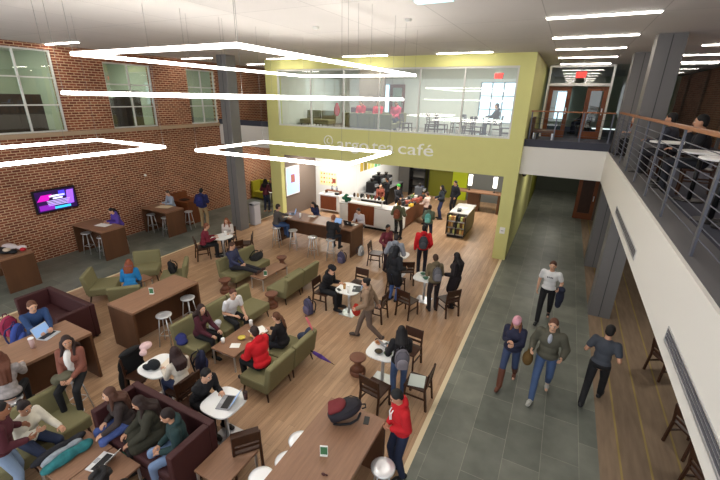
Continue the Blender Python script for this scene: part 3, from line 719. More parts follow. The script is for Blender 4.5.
def backpack_proto(c1, c2, c3):
    b = MB(); b.ell((0, 0, .24), (.165, .1, .25)); b.box((0, 0, .2), (.28, .16, .36), bev=.06)
    me = remesh(b, .012, 4); me.materials.append(mat('pack cloth', c1, .8, noise=.12, nscale=25))
    q = MB(); q.box((0, .1, .14), (.23, .07, .2), bev=.03); q.ell((0, .1, .2), (.11, .05, .1)); mq = remesh(q, .012, 3); mq.materials.append(mat('pack pocket', c2, .8))
    subs = []; out = [('body', me, None, subs), ('pocket', mq)]
    for s in (-1, 1):
        pts = [V((s * .085, -.08, .43)), V((s * .1, -.15, .36)), V((s * .11, -.165, .25)), V((s * .11, -.12, .12)), V((s * .12, -.07, .06))]
        out.append(('strap', MB().chain(pts, .016, n=8).mesh('strap', mat('pack strap', c3, .7))))
    subs.append(('handle', MB().chain([V((-.04, -.06, .47)), V((-.03, -.07, .515)), V((.03, -.07, .515)), V((.04, -.06, .47))], .01, n=8).mesh('handle', mat('pack strap', c3, .7))))
    subs.append(('zip', MB().chain([V((-.14, .05, .22)), V((-.13, .06, .36)), V((-.06, .05, .455)), V((.06, .05, .455)), V((.13, .06, .36)), V((.14, .05, .22))], .006, n=6).mesh('zip', mat('pack strap', c3, .7))))
    return out
PACKS = {}
def pack(label, cols, x, y, z, f, tilt=0, roll=0, s=1.0):
    if cols not in PACKS: PACKS[cols] = backpack_proto(*cols)
    t = inst(PACKS[cols], 'backpack', label, 'backpack', (x, y, z), face(f), 'backpacks')
    t.rotation_euler = (radians(tilt), radians(roll), face(f)); t.scale = (s, s, s)
    return t
K_black = ((30, 30, 34), (24, 24, 28), (20, 20, 22)); K_bred = ((34, 30, 38), (112, 38, 42), (26, 24, 28)); K_navy = ((30, 34, 62), (44, 48, 84), (24, 26, 40)); K_grey = ((92, 92, 98), (112, 110, 116), (50, 50, 54))
K_purple = ((78, 76, 104), (104, 98, 128), (36, 36, 44)); K_white = ((190, 192, 194), (130, 132, 136), (60, 60, 64)); K_teal = ((110, 188, 178), (128, 204, 194), (80, 150, 142)); K_brown = ((128, 70, 48), (140, 80, 54), (80, 44, 32))
K_blue = ((34, 40, 106), (28, 34, 92), (20, 22, 50)); K_pat = ((106, 102, 110), (134, 128, 134), (70, 66, 72)); K_greenp = ((22, 96, 76), (30, 118, 92), (16, 50, 44)); K_charc = ((62, 64, 70), (74, 76, 82), (40, 40, 44)); K_royal = ((52, 74, 150), (66, 92, 176), (36, 46, 96)); K_pink = ((150, 44, 76), (170, 60, 92), (90, 30, 50))
pack('black and dark red backpack lying on the foreground table', K_bred, -2.36, 3.72, 1.16, 212, tilt=68, s=1.08)
pack('dark navy backpack on the floor between the burgundy sweater and the red fleece', K_navy, -6.0, 4.42, 0, 60, tilt=-12, s=1.05)
pack('grey backpack on the floor beside the chair of the person in the black hood', K_purple, -5.3, 7.5, 0, 250, tilt=-8)
pack('purple grey backpack on the floor against the longest table', K_purple, -6.25, 10.9, 0, 265, tilt=-10, s=.95)
pack('pale backpack on the floor at the right end of the longest table', K_white, -6.0, 11.8, 0, 0, tilt=-8, s=.85)
pack('black backpack on the sage seat beside the man in navy', K_black, -8.4, 8.72, .42, 90, tilt=-75, s=1.05)
pack('black bag propped on the sage lounge chair', K_black, -9.78, 6.9, .42, 225, tilt=-18, s=.85)
pack('green backpack on the floor beside the low laptop table', K_greenp, -5.15, 2.42 - .03, .0, 250, tilt=-10, s=.8)
pack('royal blue backpack on the floor near the left edge', K_royal, -10.45, 3.1, 0, 40, tilt=-14, s=1.1)
pack('pink backpack on the floor at the very left edge', K_pink, -11.0, 3.2, 0, 10, tilt=-10, s=1.1)
# laptops
laptop('silver laptop with a white emblem used by the man in blue', -8.2, 2.92, 1.06, 180 + 20, logo=True)
laptop('white laptop open on the low table by the dark curly head', -5.2, 2.0, .42, 12, (228, 228, 228), 128, False, (225, 228, 230))
laptop('grey laptop on the white table beside the maroon booth', -4.2, 3.5, .74, 20, (150, 150, 154), 125)
laptop('dark laptop on the white table of the person in the black hood', -4.2, 8.12, .74, 20, (60, 60, 64), 110)
laptop('laptop at the left end of the longest table', -9.2, 12.0, 1.06, 40, (120, 130, 150), 110)
laptop('dark laptop in front of the person in black at the longest table', -7.0, 11.75, 1.06, 90, (52, 52, 56), 115)
laptop('second dark laptop on the longest table near its right end', -6.55, 11.98, 1.06, 270, (62, 62, 66), 115)
laptop('grey laptop on the small food table', -2.42, 6.22, .74, 250, (150, 152, 156), 120)
# cups and food
cup('tall iced drink with a white lid on the left table', -8.02, 2.58, 1.06, .2, .045, (190, 160, 156)); cup('white cup on the low table by the white sleeveless man', -5.78, 5.8, .42); cup('cup on the table of the person in the black hood', -4.5, 7.98, .74, .13, .04, (196, 150, 90), (170, 120, 70))
cup('white bottle like cup on the table of the person in the black hood', -4.3, 7.82, .74, .2, .035); cup('white cup on the longest table', -8.65, 11.8, 1.06, .16); cup('dark cup at the corner of the laptop table by the booth', -3.98, 3.72, .74, .13, .04, (70, 40, 40), (50, 30, 30))
cup('white cup among the papers on the low table', -5.85, 5.0, .42, .1); cup('small white cup at the bottom edge of the low tables', -5.0, 1.62, .42, .08, .035); cup('cup on the table near the grey column', -10.25, 9.45, .74, .16)
def paper(label, x, y, z, w, d, rz=0, col=(238, 236, 230), g='papers'):
    simple('paper_sheet', MB().bx(-w / 2, w / 2, -d / 2, d / 2, .001, .006), mat('paper', col, .85), label, 'paper', (x, y, z), rz, g)
paper('sheet of paper on the table of the person in purple', -14.1, 7.45, 1.06, .5, .3, .2); paper('notebook on the table of the person in pale blue', -14.4, 10.15, 1.06, .6, .4, .3, (222, 206, 176))
paper('white paper on the low table before the burgundy sweater', -5.55, 5.05, .42, .2, .16, .5); paper('open magazine on the low table near the white sleeveless man', -5.5, 5.72, .42, .3, .36, -.4); paper('papers on the table behind the booth', -5.85, 3.75, .74, .3, .25, .3, (240, 226, 208)); paper('paper at the left end of the longest table', -9.1, 11.62, 1.06, .3, .22); paper('paper in front of the person in navy at the longest table', -8.35, 12.2, 1.06, .3, .22)
paper('papers on the seat of the chair right of the food table', -1.7, 5.85, .458, .3, .34, .2, (214, 222, 214)); paper('paper at the right end of the longest table', -6.45, 12.1, 1.06, .3, .2)
def food(label, x, y, z, c1, c2, g='plates of food'):
    t = thing('food_bowl', label, 'food', (x, y, z), 0, g)
    part('bowl', MB().lathe([(.04, 0), (.075, .035), (.085, .05), (.07, .045), (0, .03)], n=18), mat('bowl', c1, .5), t); part('food', MB().ell((0, 0, .04), (.06, .06, .025)), mat('food', c2, .8, noise=.3, nscale=60), t)
food('brown bowl of food on the food table, farther one', -2.68, 6.2, .74, (190, 150, 120), (150, 90, 50)); food('dark bowl of food on the food table, nearer one', -2.55, 5.92, .74, (50, 40, 34), (70, 60, 40)); food('green salad on the food table', -2.36, 5.95, .74, (60, 90, 40), (110, 130, 60))
food('yellow food tray on the low table before the red fleece', -5.6, 5.3, .42, (200, 176, 60), (210, 190, 90)); food('yellow bowl between the red fleece and the ponytail girl', -5.42, 5.5, .42, (200, 186, 70), (190, 150, 60)); food('green drink tub on the table of the olive jacket', -2.8, 9.62, .74, (70, 120, 96), (50, 90, 70)); food('second green tub on the table of the olive jacket', -2.95, 9.85, .74, (80, 130, 104), (60, 100, 80))
simple('mobile_phone', MB().box((0, 0, .006), (.08, .15, .012), bev=.004), M_black, 'dark phone on the corner of the foreground table', 'phone', (-1.86, 3.98, 1.06), .3)
simple('mobile_phone', MB().box((0, 0, .006), (.08, .15, .012), bev=.004), M_black, 'dark phone on the table of the person in the black hood', 'phone', (-4.6, 7.86, .74), 1.0)
simple('key_bunch', MB().ell((0, 0, .012), (.03, .02, .012)).ell((.04, .01, .01), (.02, .012, .01)), mat('red brown keys', (70, 30, 26), .5), 'small dark red keys at the bottom of the foreground table', 'keys', (-1.95, 2.95, 1.06))
def card(label, x, y, z, rz):
    t = thing('table_sign', label, 'sign', (x, y, z), rz, 'green table signs')
    part('holder', MB().bx(-.05, .05, -.03, .03, 0, .008), M_paper, t); part('sheet', MB().bx(-.052, .052, -.006, .006, .008, .155), M_paper, t); part('print', MB().bx(-.046, .046, -.0075, .0075, .012, .14), mat('green card', (64, 112, 74), .6, noise=.3, nscale=40), t)
card('green sign card standing on the foreground table', -2.1, 3.2, 1.06, .4); card('green sign card on the middle walnut table', -8.03, 4.98, 1.06, .5); card('green sign card on the low table of the man in navy', -7.3, 8.1, .42, .5)
# umbrellas
def umbrella(label, p0, p1, col, r=.045):
    p0, p1 = V(p0), V(p1); d = (p1 - p0)
    t = thing('folded_umbrella', label, 'umbrella', p0, 0, 'folded umbrellas')
    part('canopy', MB().cone(d * .1, d * .4, r * .7, r).cone(d * .4, d * .85, r, .012), mat('umbrella cloth', col, .7, noise=.2, nscale=20), t); part('shaft', MB().cone(d * .84, d, .007, .005, n=8), M_black, t)
    part('handle', MB().cone((0, 0, 0), d * .1, .014, n=10), M_black, t)
umbrella('purple folded umbrella leaning behind the sage seat', (-3.96, 5.6, .5), (-3.6, 5.96, .03), (92, 60, 150))
umbrella('pink folded umbrella lying over the sage seat back', (-4.5, 6.2, .86), (-3.95, 5.72, .87), (196, 96, 104), .03)
# draped clothes and bags
def lump(name, label, cat, pts, col, vox=.02, group=None, noise=.15):
    m = MB()
    for c, r in pts: m.ell(c, r)
    me = remesh(m, vox, 4); me.materials.append(mat('cloth', col, .85, noise=noise, nscale=14))
    o = link(name, me); return tag(o, label, cat, group)
lump('draped_jacket', 'black jacket hung over the chair behind the booth', 'jacket', [((-6.68, 3.48, .62), (.07, .26, .3)), ((-6.64, 3.48, .9), (.08, .22, .06)), ((-6.7, 3.3, .3), (.06, .1, .3)), ((-6.7, 3.66, .35), (.06, .1, .26))], (18, 18, 20))
lump('knit_hat', 'pale pink and white hat lying on the black jacket', 'hat', [((-6.5, 3.72, .92), (.1, .12, .07)), ((-6.42, 3.6, .86), (.07, .07, .06))], (214, 182, 180), .015)
lump('soft_bag', 'black bag with teal trim on the table behind the booth', 'bag', [((-5.98, 3.5, .83), (.13, .1, .1)), ((-6.08, 3.42, .79), (.1, .06, .05))], (24, 28, 32), .015)
lump('draped_jacket', 'navy jacket beside the girl with the ponytail', 'jacket', [((-4.35, 5.95, .5), (.2, .14, .09)), ((-4.2, 5.9, .66), (.1, .14, .16))], (48, 56, 78), .018)
lump('shopping_bag', 'white plastic bag on the sage seat beside the white sleeveless man', 'bag', [((-6.42, 5.3, .5), (.14, .12, .09)), ((-6.36, 5.36, .58), (.08, .08, .07))], (214, 218, 224), .015)
lump('draped_jacket', 'blue jacket on the seat behind the woman in burgundy', 'jacket', [((-6.72, 4.62, .5), (.14, .12, .09)), ((-6.6, 4.56, .46), (.12, .12, .06))], (44, 50, 110), .018)
lump('soft_bag', 'teal and grey striped bag lying on the low table', 'bag', [((-5.66, 1.78, .5), (.09, .24, .085)), ((-5.64, 2.02, .49), (.09, .14, .075)), ((-5.68, 1.58, .48), (.08, .12, .06))], (40, 108, 112), .018, noise=.6)
lump('folded_shirt', 'crumpled pale grey cloth between the teal bag and the black bag', 'cloth', [((-5.79, 1.72, .5), (.06, .2, .08)), ((-5.79, 1.95, .49), (.06, .14, .07))], (150, 158, 166), .014, noise=.5)
lump('soft_bag', 'long black bag lying at the edge of the low table', 'bag', [((-5.91, 1.72, .5), (.06, .28, .08)), ((-5.9, 2.04, .48), (.06, .16, .06))], (38, 38, 44), .014)
lump('tote_bag', 'red bag hanging by the white table of the person in the black hood', 'bag', [((-3.95, 7.62, .42), (.12, .07, .16)), ((-3.95, 7.62, .58), (.07, .03, .05))], (176, 44, 30), .014)
lump('draped_jacket', 'red jacket hung on the sofa in the upper lounge', 'jacket', [((-9.35, 15.8, 4.95), (.14, .08, .26)), ((-9.35, 15.8, 5.18), (.08, .06, .1))], (214, 30, 50), .02)
lump('draped_jacket', 'white and red jacket on the table at the far left', 'jacket', [((-14.15, 4.75, 1.14), (.3, .16, .07)), ((-13.8, 4.9, 1.13), (.16, .12, .06))], (216, 206, 208), .018)
lump('soft_bag', 'black bag on the table at the far left', 'bag', [((-13.95, 4.5, 1.14), (.3, .14, .08)), ((-13.65, 4.62, 1.12), (.14, .1, .06))], (20, 20, 24), .018)
lump('knit_hat', 'small red hat on the table at the far left', 'hat', [((-13.62, 4.85, 1.12), (.08, .08, .06))], (170, 30, 40), .014)
lump('fur_hat', 'cream fur hat lying on the black bag at the far left', 'hat', [((-13.72, 4.52, 1.2), (.12, .09, .05))], (196, 180, 160), .014)
tag(link('sensor_disc', MB().lathe([(.05, 0), (.045, .04), (.02, .05)], n=14).mesh('sensor', M_white)), 'small white disc on the brick wall', 'sensor')
bpy.data.objects['sensor_disc'].location = (-15.3, 10.14, 2.3); bpy.data.objects['sensor_disc'].rotation_euler = (0, pi / 2, 0)

# ================================================================== CAFE
t = thing('service_counter', 'white cafe counter with a wood panel and a wood side', 'counter', (-7.0, 15.1, 0))
M_tops = mat('grey stone top', (196, 192, 186), .35)
part('front_body', MB().bx(-1.6, 1.35, -.35, .35, .12, .98), M_greywhite, t); part('plinth', MB().bx(-1.58, 1.3, -.3, .3, 0, .12), M_blackmetal, t)
part('wood_panel', MB().bx(-1.15, .15, -.375, -.35, .2, 1.06), wood('slatted teak panel', (128, 66, 34), .7, (9, 9, 1)), t, 'orange brown wood panel')
part('counter_top', MB().bx(-1.62, 1.37, -.37, .37, .98, 1.02, bev=.004), M_tops, t)
part('side_body', MB().bx(.6, 1.35, .35, 3.3, .12, .9), wood('teak side', (104, 62, 40), .75, (9, 1, 9)), t, 'wood side of the counter'); part('side_top', MB().bx(.58, 1.37, .38, 3.32, .9, .94), M_tops, t)
part('glass_shelf', MB().bx(-1.3, .45, -.2, .1, 1.28, 1.31), M_white, t, 'raised white shelf'); part('shelf_post', MB().bx(-1.25, -1.21, -.08, -.02, 1.02, 1.28), M_steel, t); part('shelf_post', MB().bx(.36, .4, -.08, -.02, 1.02, 1.28), M_steel, t)
rnd = random.Random(3)
cols = [(60, 40, 30), (180, 150, 110), (40, 44, 40), (214, 208, 196), (150, 96, 60), (90, 110, 60), (150, 72, 56), (30, 30, 32), (222, 180, 60)]
for i in range(9):
    simple('counter_jar', MB().lathe([(.05, 0), (.055, .02), (.055, .13), (.03, .15), (.035, .17), (0, .17)], n=14), mat('jar', cols[i], .4), 'jar in a row on the raised shelf of the cafe counter', 'jar', (-8.0 + i * .175, 15.05, 1.31), 0, 'jars on the counter shelf')
for i in range(26):
    x = -6.2 + .19 * (i % 4); y = 16.05 + .42 * (i // 4); h = rnd.uniform(.07, .2)
    simple('snack_basket', MB().box((0, 0, h / 2), (.15, .24, h), bev=.02), mat('snack', cols[rnd.randrange(9)], .6, noise=.3, nscale=40), 'small basket or box of snacks on the side counter', 'food box', (x, y, .94), rnd.uniform(-.3, .3), 'snacks on the side counter')
simple('potted_plant', MB().ell((0, 0, .2), (.14, .12, .16)).ell((-.14, .03, .14), (.12, .08, .08)).ell((.12, 0, .13), (.12, .1, .09)).cone((0, 0, 0), (0, 0, .12), .07, .1), mat('dark green foliage', (30, 100, 66), .7, noise=.4, nscale=30), 'green leafy plant at the left end of the cafe counter', 'plant', (-8.4, 15.05, 1.02))
# back bar machines
t = thing('back_counter', 'dark back counter behind the cafe staff', 'counter', (-8.35, 19.2, 0)); part('body', MB().bx(-.45, .35, -1.9, 1.9, 0, .9), M_blackmetal, t); part('top', MB().bx(-.48, .38, -1.92, 1.92, .9, .94), M_steel, t)
def machine(label, x, y, z, w, d, h, c=(28, 28, 30)):
    t = thing('coffee_machine', label, 'machine', (x, y, z), 0, 'machines behind the counter')
    part('housing', MB().bx(-w / 2, w / 2, -d / 2, d / 2, 0, h, bev=.02), mat('machine', c, .35, .3), t); part('spout', MB().bx(w / 2, w / 2 + .1, -d * .3, d * .3, h * .55, h * .8, bev=.01), M_steel, t)
    part('hopper', MB().lathe([(.06, h), (.1, h + .14), (.1, h + .16), (0, h + .16)], n=14), mat('smoked hopper', (60, 54, 50), .2), t); part('tray', MB().bx(w / 2, w / 2 + .12, -d * .4, d * .4, .02, .06), M_steel, t)
machine('black brewing machine on the back counter, nearest the posters', -8.4, 17.7, .94, .45, .5, .55); machine('black brewing machine on the back counter, in the middle', -8.4, 18.5, .94, .5, .6, .75); machine('black brewing machine on the back counter, farthest one', -8.4, 19.5, .94, .5, .6, .6); machine('steel grinder on the cafe counter beside the staff', -6.0, 18.2, .94, .4, .4, .5, (90, 92, 96))
t = thing('tall_shelf', 'tall dark shelf unit behind the cafe counter', 'shelf', (-7.4, 22.1, 0)); part('frame', MB().bx(-.5, -.46, -.3, .3, 0, 2.3).bx(.46, .5, -.3, .3, 0, 2.3), M_blackmetal, t)
for z in (.5, 1.0, 1.5, 2.0, 2.26): part('shelf_board', MB().bx(-.46, .46, -.3, .3, z, z + .03), M_blackmetal, t)
t = thing('menu_screen', 'blue lit menu screen hanging over the back counter', 'screen', (-6.45, 21.3, 2.25), radians(-10)); part('case', MB().bx(-.5, .5, 0, .06, -.3, .3), M_black, t); part('display', MB().bx(-.47, .47, -.004, 0, -.27, .27), mat('blue display', (150, 160, 240), .4, emit=1.1), t); part('bracket', MB().bx(-.03, .03, .02, .05, .3, .81), M_black, t)
t = thing('menu_screen', 'tall pale blue screen on the taupe wall', 'screen', (-11.3, 14.86, 1.72)); part('case', MB().bx(0, .05, -.52, .52, -.68, .68), M_white, t); part('display', MB().bx(.05, .054, -.47, .47, -.62, .62), mat('pale blue display', (150, 186, 240), .4, emit=1.0), t); part('picture', MB().bx(.054, .056, -.16, .16, -.1, .3), mat('picture', (150, 90, 80), .5, emit=.4), t)
t = thing('poster', 'yellow and white product poster on the white wall', 'poster', (-10.52, 16.9, 1.55)); part('sheet', MB().bx(-.52, .52, -.02, 0, -.36, .36), mat('cream poster', (246, 234, 190), .7), t)
for i in range(18): part('print', MB().bx(-.44 + .16 * (i % 6), -.36 + .16 * (i % 6), -.024, -.02, .2 - .22 * (i // 6), .28 - .22 * (i // 6)), mat('print', [(240, 190, 60), (230, 120, 70), (250, 220, 120)][i % 3], .7), t)
part('print', MB().bx(.25, .45, -.026, -.02, -.2, .02), mat('print red', (150, 70, 52), .7), t)
cc = [(200, 170, 60), (150, 130, 40), (214, 190, 90), (196, 200, 110), (90, 170, 110), (120, 190, 140), (190, 60, 60), (210, 120, 90), (210, 200, 150)]
for i in range(9):
    simple('menu_card', MB().bx(0, .012, -.16, .16, -.24, .24), mat('menu card', cc[i], .6), ('yellow', 'olive', 'ochre', 'pale green', 'green', 'mint', 'red', 'salmon', 'cream')[i] + ' card in the row of cards on the white side wall', 'poster', (-8.85, 17.4 + i * .42, 2.25), 0, 'coloured cards on the side wall')
t = thing('condiment_stand', 'white and wood condiment stand against the white wall', 'cabinet', (-9.95, 16.3, 0)); part('carcass', MB().bx(-.6, .6, -.28, .28, .12, .9), M_greywhite, t); part('top', MB().bx(-.62, .62, -.3, .3, .9, .94), M_white, t); part('wood_front', MB().bx(-.5, .42, -.3, -.28, .18, .86), wood('teak front', (120, 62, 34), .7, (9, 9, 1)), t, 'orange brown slatted front')
for sx in (-1, 1):
    for sy in (-1, 1): part('leg', MB().bx(sx * .57 - .02, sx * .57 + .02, sy * .25 - .02, sy * .25 + .02, 0, .12), M_steel, t)
part('riser', MB().bx(-.4, .45, 0, .22, 1.06, 1.09), M_oak, t); part('riser_side', MB().bx(-.4, -.37, 0, .22, .94, 1.06).bx(.42, .45, 0, .22, .94, 1.06), M_oak, t)
for i, x in enumerate((-.05, .22)): simple('thermos', MB().lathe([(.05, 0), (.055, .02), (.055, .17), (.03, .2), (.035, .24), (0, .24)], n=16), M_chrome, ('left', 'right')[i] + ' steel thermos on the condiment stand', 'thermos', (-9.95 + x, 16.42, 1.09), 0, 'thermoses')
simple('napkin_box', MB().box((0, 0, .05), (.2, .14, .1), bev=.01), M_black, 'dark napkin box at the right of the condiment stand', 'box', (-9.6, 16.2, .94)); simple('tray', MB().bx(-.12, .12, -.09, .09, 0, .03, bev=.01), M_steel, 'steel tray on the condiment stand', 'tray', (-10.3, 16.2, .94))
# grab and go island
t = thing('display_island', 'display island with a pale stone top and snack racks on its end', 'display', (-3.45, 16.5, 0)); part('body', MB().bx(-.36, .36, -.55, 1.1, .1, .96), mat('grey brown island', (98, 88, 80), .6), t); part('top', MB().bx(-.4, .4, -.6, 1.15, .96, 1.0, bev=.004), M_tops, t); part('plinth', MB().bx(-.34, .34, -.9, 1.05, 0, .1), M_black, t)
part('rack_frame', MB().bx(-.4, -.36, -.92, -.55, .1, .96).bx(.36, .4, -.92, -.55, .1, .96).bx(-.02, .02, -.92, -.55, .1, .96), M_blackmetal, t)
for z in (.12, .4, .68): part('rack_shelf', MB().bx(-.36, -.02, -.92, -.55, z, z + .02).bx(.02, .36, -.92, -.55, z, z + .02), M_steel, t)
for i in range(18):
    c = [(214, 176, 120), (196, 140, 80), (230, 206, 120), (120, 80, 50), (206, 210, 130), (60, 60, 60)][(i * 5 + i // 6) % 6]
    x = (-.3 + .11 * (i % 3)) if (i // 3) % 2 == 0 else (.09 + .11 * (i % 3)); z = (.14, .42, .70)[i // 6]
    simple('snack_pack', MB().box((0, 0, .095), (.095, .16, .19), bev=.02), mat('snack pack', c, .5), 'snack pack on the rack at the end of the display island', 'snack', (-3.45 + x, 16.5 - .74, z), 0, 'snack packs on the rack')
simple('menu_board', MB().box((0, 0, .012), (.34, .4, .02), bev=.004), M_paper, 'white board with print lying on the display island', 'board', (-3.45, 16.75, 1.0), .1); simple('napkin_box', MB().box((0, 0, .05), (.16, .3, .1), bev=.01), mat('dark tray', (60, 62, 60), .5), 'dark tray on top of the display island', 'tray', (-3.5, 16.25, 1.0), .1)
# high table with lamps in the rear
t = thing('bar_table', 'rear high wood table below the hanging white lamps', 'table', (-3.1, 20.4, 0)); part('table_top', MB().bx(-1.5, 1.2, -.35, .35, 1.0, 1.06), M_walnut_topx, t); part('leg_block', MB().bx(-.9, -.3, -.2, .2, 0, 1.0), M_walnut, t); part('leg_block', MB().bx(.6, .7, -.25, .25, 0, 1.0), M_walnut, t)
for i, (x, y, z, h) in enumerate(((-4.0, 20.4, 1.55, .5), (-2.75, 20.4, 1.5, .55))):
    t = thing('table_lamp', ('left', 'right')[i] + ' tall white lamp standing on the rear high table', 'lamp', (x, y, 1.06), 0, 'white table lamps'); part('base', MB().lathe([(.07, 0), (.07, .015), (.015, .03), (.012, .3)], n=16), M_black, t); part('lamp_shade', MB().lathe([(.1, .26), (.1, .8)], n=20), mat('lit lamp shade', (255, 250, 240), .5, emit=2.5), t)
for i in range(6):
    x, y = -4.4 + .35 * (i // 2) + (.12 if i % 2 else 0), 19.2 + .35 * (i // 2) + (.9 if i % 2 else 0)
    t = thing('pendant_lamp', 'small white pendant lamp in the cluster over the rear high table', 'lamp', (x, y, 2.45), 0, 'small pendant lamps'); part('lamp_shade', MB().lathe([(.05, 0), (.06, .02), (.06, .22), (.02, .24)], n=14), mat('lit lamp shade', (255, 250, 240), .5, emit=2.5), t); part('cord', MB().cone((0, 0, .24), (0, 0, .61), .006, n=6), M_black, t)

# ================================================================== UPPER LOUNGE
def up(fn, *a): o = fn(*a); o.location.z = 4.08; return o
up(sage, 'sage sofa seat in the upper lounge at the left, first from the window frame', -11.2, 16.4, 270, 'upper lounge seats'); up(sage, 'sage sofa seat in the upper lounge at the left, second from the window frame', -10.35, 16.4, 270, 'upper lounge seats')
for i, x in enumerate((-8.55, -7.75, -6.95)): up(sage, 'sage sofa seat seen from behind below the people in red, %s' % ('left', 'middle', 'right')[i], x, 15.9, 90, 'upper lounge seats')
o = thing('box_sofa', 'maroon sofa against the taupe wall of the upper lounge', 'sofa', (-9.2, 18.1, 4.08), face(270)); part('seat', MB().bx(-.9, .9, -.35, .4, .08, .44, bev=.03), M_maroon, o); part('backrest', MB().bx(-.9, .9, -.47, -.35, .06, .95, bev=.03), M_maroon, o)
for i, (x, y) in enumerate(((-5.6, 16.2), (-4.1, 16.4), (-2.6, 16.1), (-5.0, 18.0), (-3.3, 18.0))):
    nm = ('left front', 'middle front', 'right front', 'left rear', 'right rear')[i]
    o = wtable('white table in the upper lounge, %s' % nm, x, y); o.location.z = 4.08
    o = chair('dark chair left of the %s table in the upper lounge' % nm, x - .55, y, 0); o.location.z = 4.08
    o = chair('dark chair right of the %s table in the upper lounge' % nm, x + .55, y, 180); o.location.z = 4.08
# bench and tables on the bridge, seats on the mezzanine
t = thing('bridge_bench', 'dark wood bench with light legs beside the green wall on the bridge', 'bench', (-.72, 15.6, 4.08)); part('seat', MB().bx(-.35, .35, -.55, .55, .4, .48), M_walnut, t)
part('backrest', MB().bx(-.42, -.35, -.55, .55, .1, .9), M_walnut, t)
for sx in (-.28, .3):
    for sy in (-.5, .5): part('leg', MB().bx(sx - .02, sx + .02, sy - .02, sy + .02, 0, .4), M_steel, t)
def rtable(label, x, y, z=4.0, r=.33, h=.76):
    t = thing('round_table', label, 'table', (x, y, z), 0, 'round tables on the upper floor')
    part('table_top', MB().lathe([(r * .98, h - .025), (r, h - .012), (r * .98, h)], n=32), M_white, t); part('column', MB().cone((0, 0, .02), (0, 0, h - .025), .035, n=14), M_blackmetal, t); part('base', MB().lathe([(.22, 0), (.2, .02)], n=24), M_blackmetal, t)
rtable('small round white table behind the railing, farthest one', 2.1, 13.2); rtable('small round white table behind the railing, by the nearer column', 1.85, 9.8, h=.8); rtable('small round white table behind the railing in front of the person in black', 2.0, 8.1, h=.8); rtable('round white table with the laptop behind the railing at the right edge', 1.95, 6.7, h=.85)
laptop('laptop with a bluish screen on the round table at the right edge', 2.2, 6.75, 4.85, 40, (60, 60, 66), 112, False, (110, 160, 210)); laptop('laptop in front of the woman behind the railing', 2.05, 13.15, 4.76, 90, (170, 172, 176), 112, False)
for i, (x, y, f) in enumerate(((1.85, 13.9, 215), (2.0, 10.35, 150), (2.15, 8.7, 170), (2.5, 6.3, 165), (2.85, 12.7, 170), (2.75, 7.6, 180))):
    o = chair('dark chair on the upper right floor, %s' % ('under the auburn haired person', 'under the person beside the nearer column', 'under the person in black', 'under the person in green', 'empty by the farthest round table', 'empty, right of the laptop table')[i], x, y, f); o.location.z = 4.0
# office furniture seen through the brick wall windows
for i, (x, y, w, d, h) in enumerate(((-16.6, 4.2, 1.2, 2.0, 1.25), (-16.5, 6.6, 1.2, 1.5, 1.3), (-16.4, 9.9, .9, .7, 1.2), (-16.4, 10.7, .9, .5, 1.5), (-16.5, 13.2, .9, .8, 1.3))):
    t = thing('office_cabinet', 'brown office cabinet behind the brick wall windows, %s' % ('far left', 'second from the left', 'left in the middle window', 'right in the middle window', 'in the window by the column')[i], 'cabinet', (x, y, 4.1), 0, 'office cabinets')
    part('body', MB().bx(-w / 2, w / 2, -d / 2, d / 2, 0, h), wood('office wood', (84, 66, 60), .8), t); part('door', MB().bx(w / 2, w / 2 + .02, -d / 2 + .02, -.01, .05, h - .05), wood('office wood', (84, 66, 60), .8), t); part('door', MB().bx(w / 2, w / 2 + .02, .01, d / 2 - .02, .05, h - .05), wood('office wood', (84, 66, 60), .8), t)
t = thing('office_board', 'dark blue notice board in the middle office', 'board', (-19.4, 10.2, 5.6)); part('panel', MB().bx(0, .04, -.6, .6, -.5, .5), mat('dark blue board', (36, 44, 62), .6), t); part('rim', MB().bx(0, .05, -.63, -.6, -.53, .53).bx(0, .05, .6, .63, -.53, .53), M_frame, t)
wood_door(7, -16.9, -16.1, 8.33, 4.1, 6.1, 'brown office door behind the large left window')
# ================================================================== PEOPLE
SKIN = [(206, 160, 132), (186, 138, 110), (150, 102, 76), (108, 70, 50), (84, 54, 40)]
M_eye = mat('eye white', (225, 222, 216), .3); M_iris = mat('dark iris', (34, 24, 20), .2)
STAND = {'side': (.25, .03, .88), 'fwd': (.21, .27, .98), 'back': (.24, -.2, .93), 'pocket': (.21, .08, .95), 'phone': (.07, .3, 1.18), 'chest': (.05, .2, 1.2), 'hold': (.13, .32, 1.06), 'face': (.07, .2, 1.45), 'reach': (.16, .46, 1.15), 'pouch': (.06, .19, 1.06), 'strap': (.12, .14, 1.33), 'bend': (.25, .2, 1.08)}
SIT = {'lap': (.08, .29, .2), 'knee': (.14, .4, .16), 'table': (.14, .4, .31), 'reach': (.16, .5, .33), 'chin': (.05, .25, .56), 'phone': (.06, .31, .37), 'side': (.27, .08, .14), 'far': (.1, .56, .34), 'out': (.3, .42, .32), 'low': (.1, .42, .02)}
def ik(a, t, l1, l2, hint):
    d = t - a; L = d.length
    if L > (l1 + l2) * .995: d = d * ((l1 + l2) * .995 / L); L = d.length
    if L < abs(l1 - l2) + .02: L = abs(l1 - l2) + .02
    u = d.normalized(); c = (l1 * l1 + L * L - l2 * l2) / (2 * l1 * L); c = max(-1, min(1, c))
    h = hint - u * hint.dot(u); h = h.normalized() if h.length > 1e-4 else V((0, 0, 1))
    return a + u * (l1 * c) + h * (l1 * math.sqrt(max(0, 1 - c * c))), a + u * L
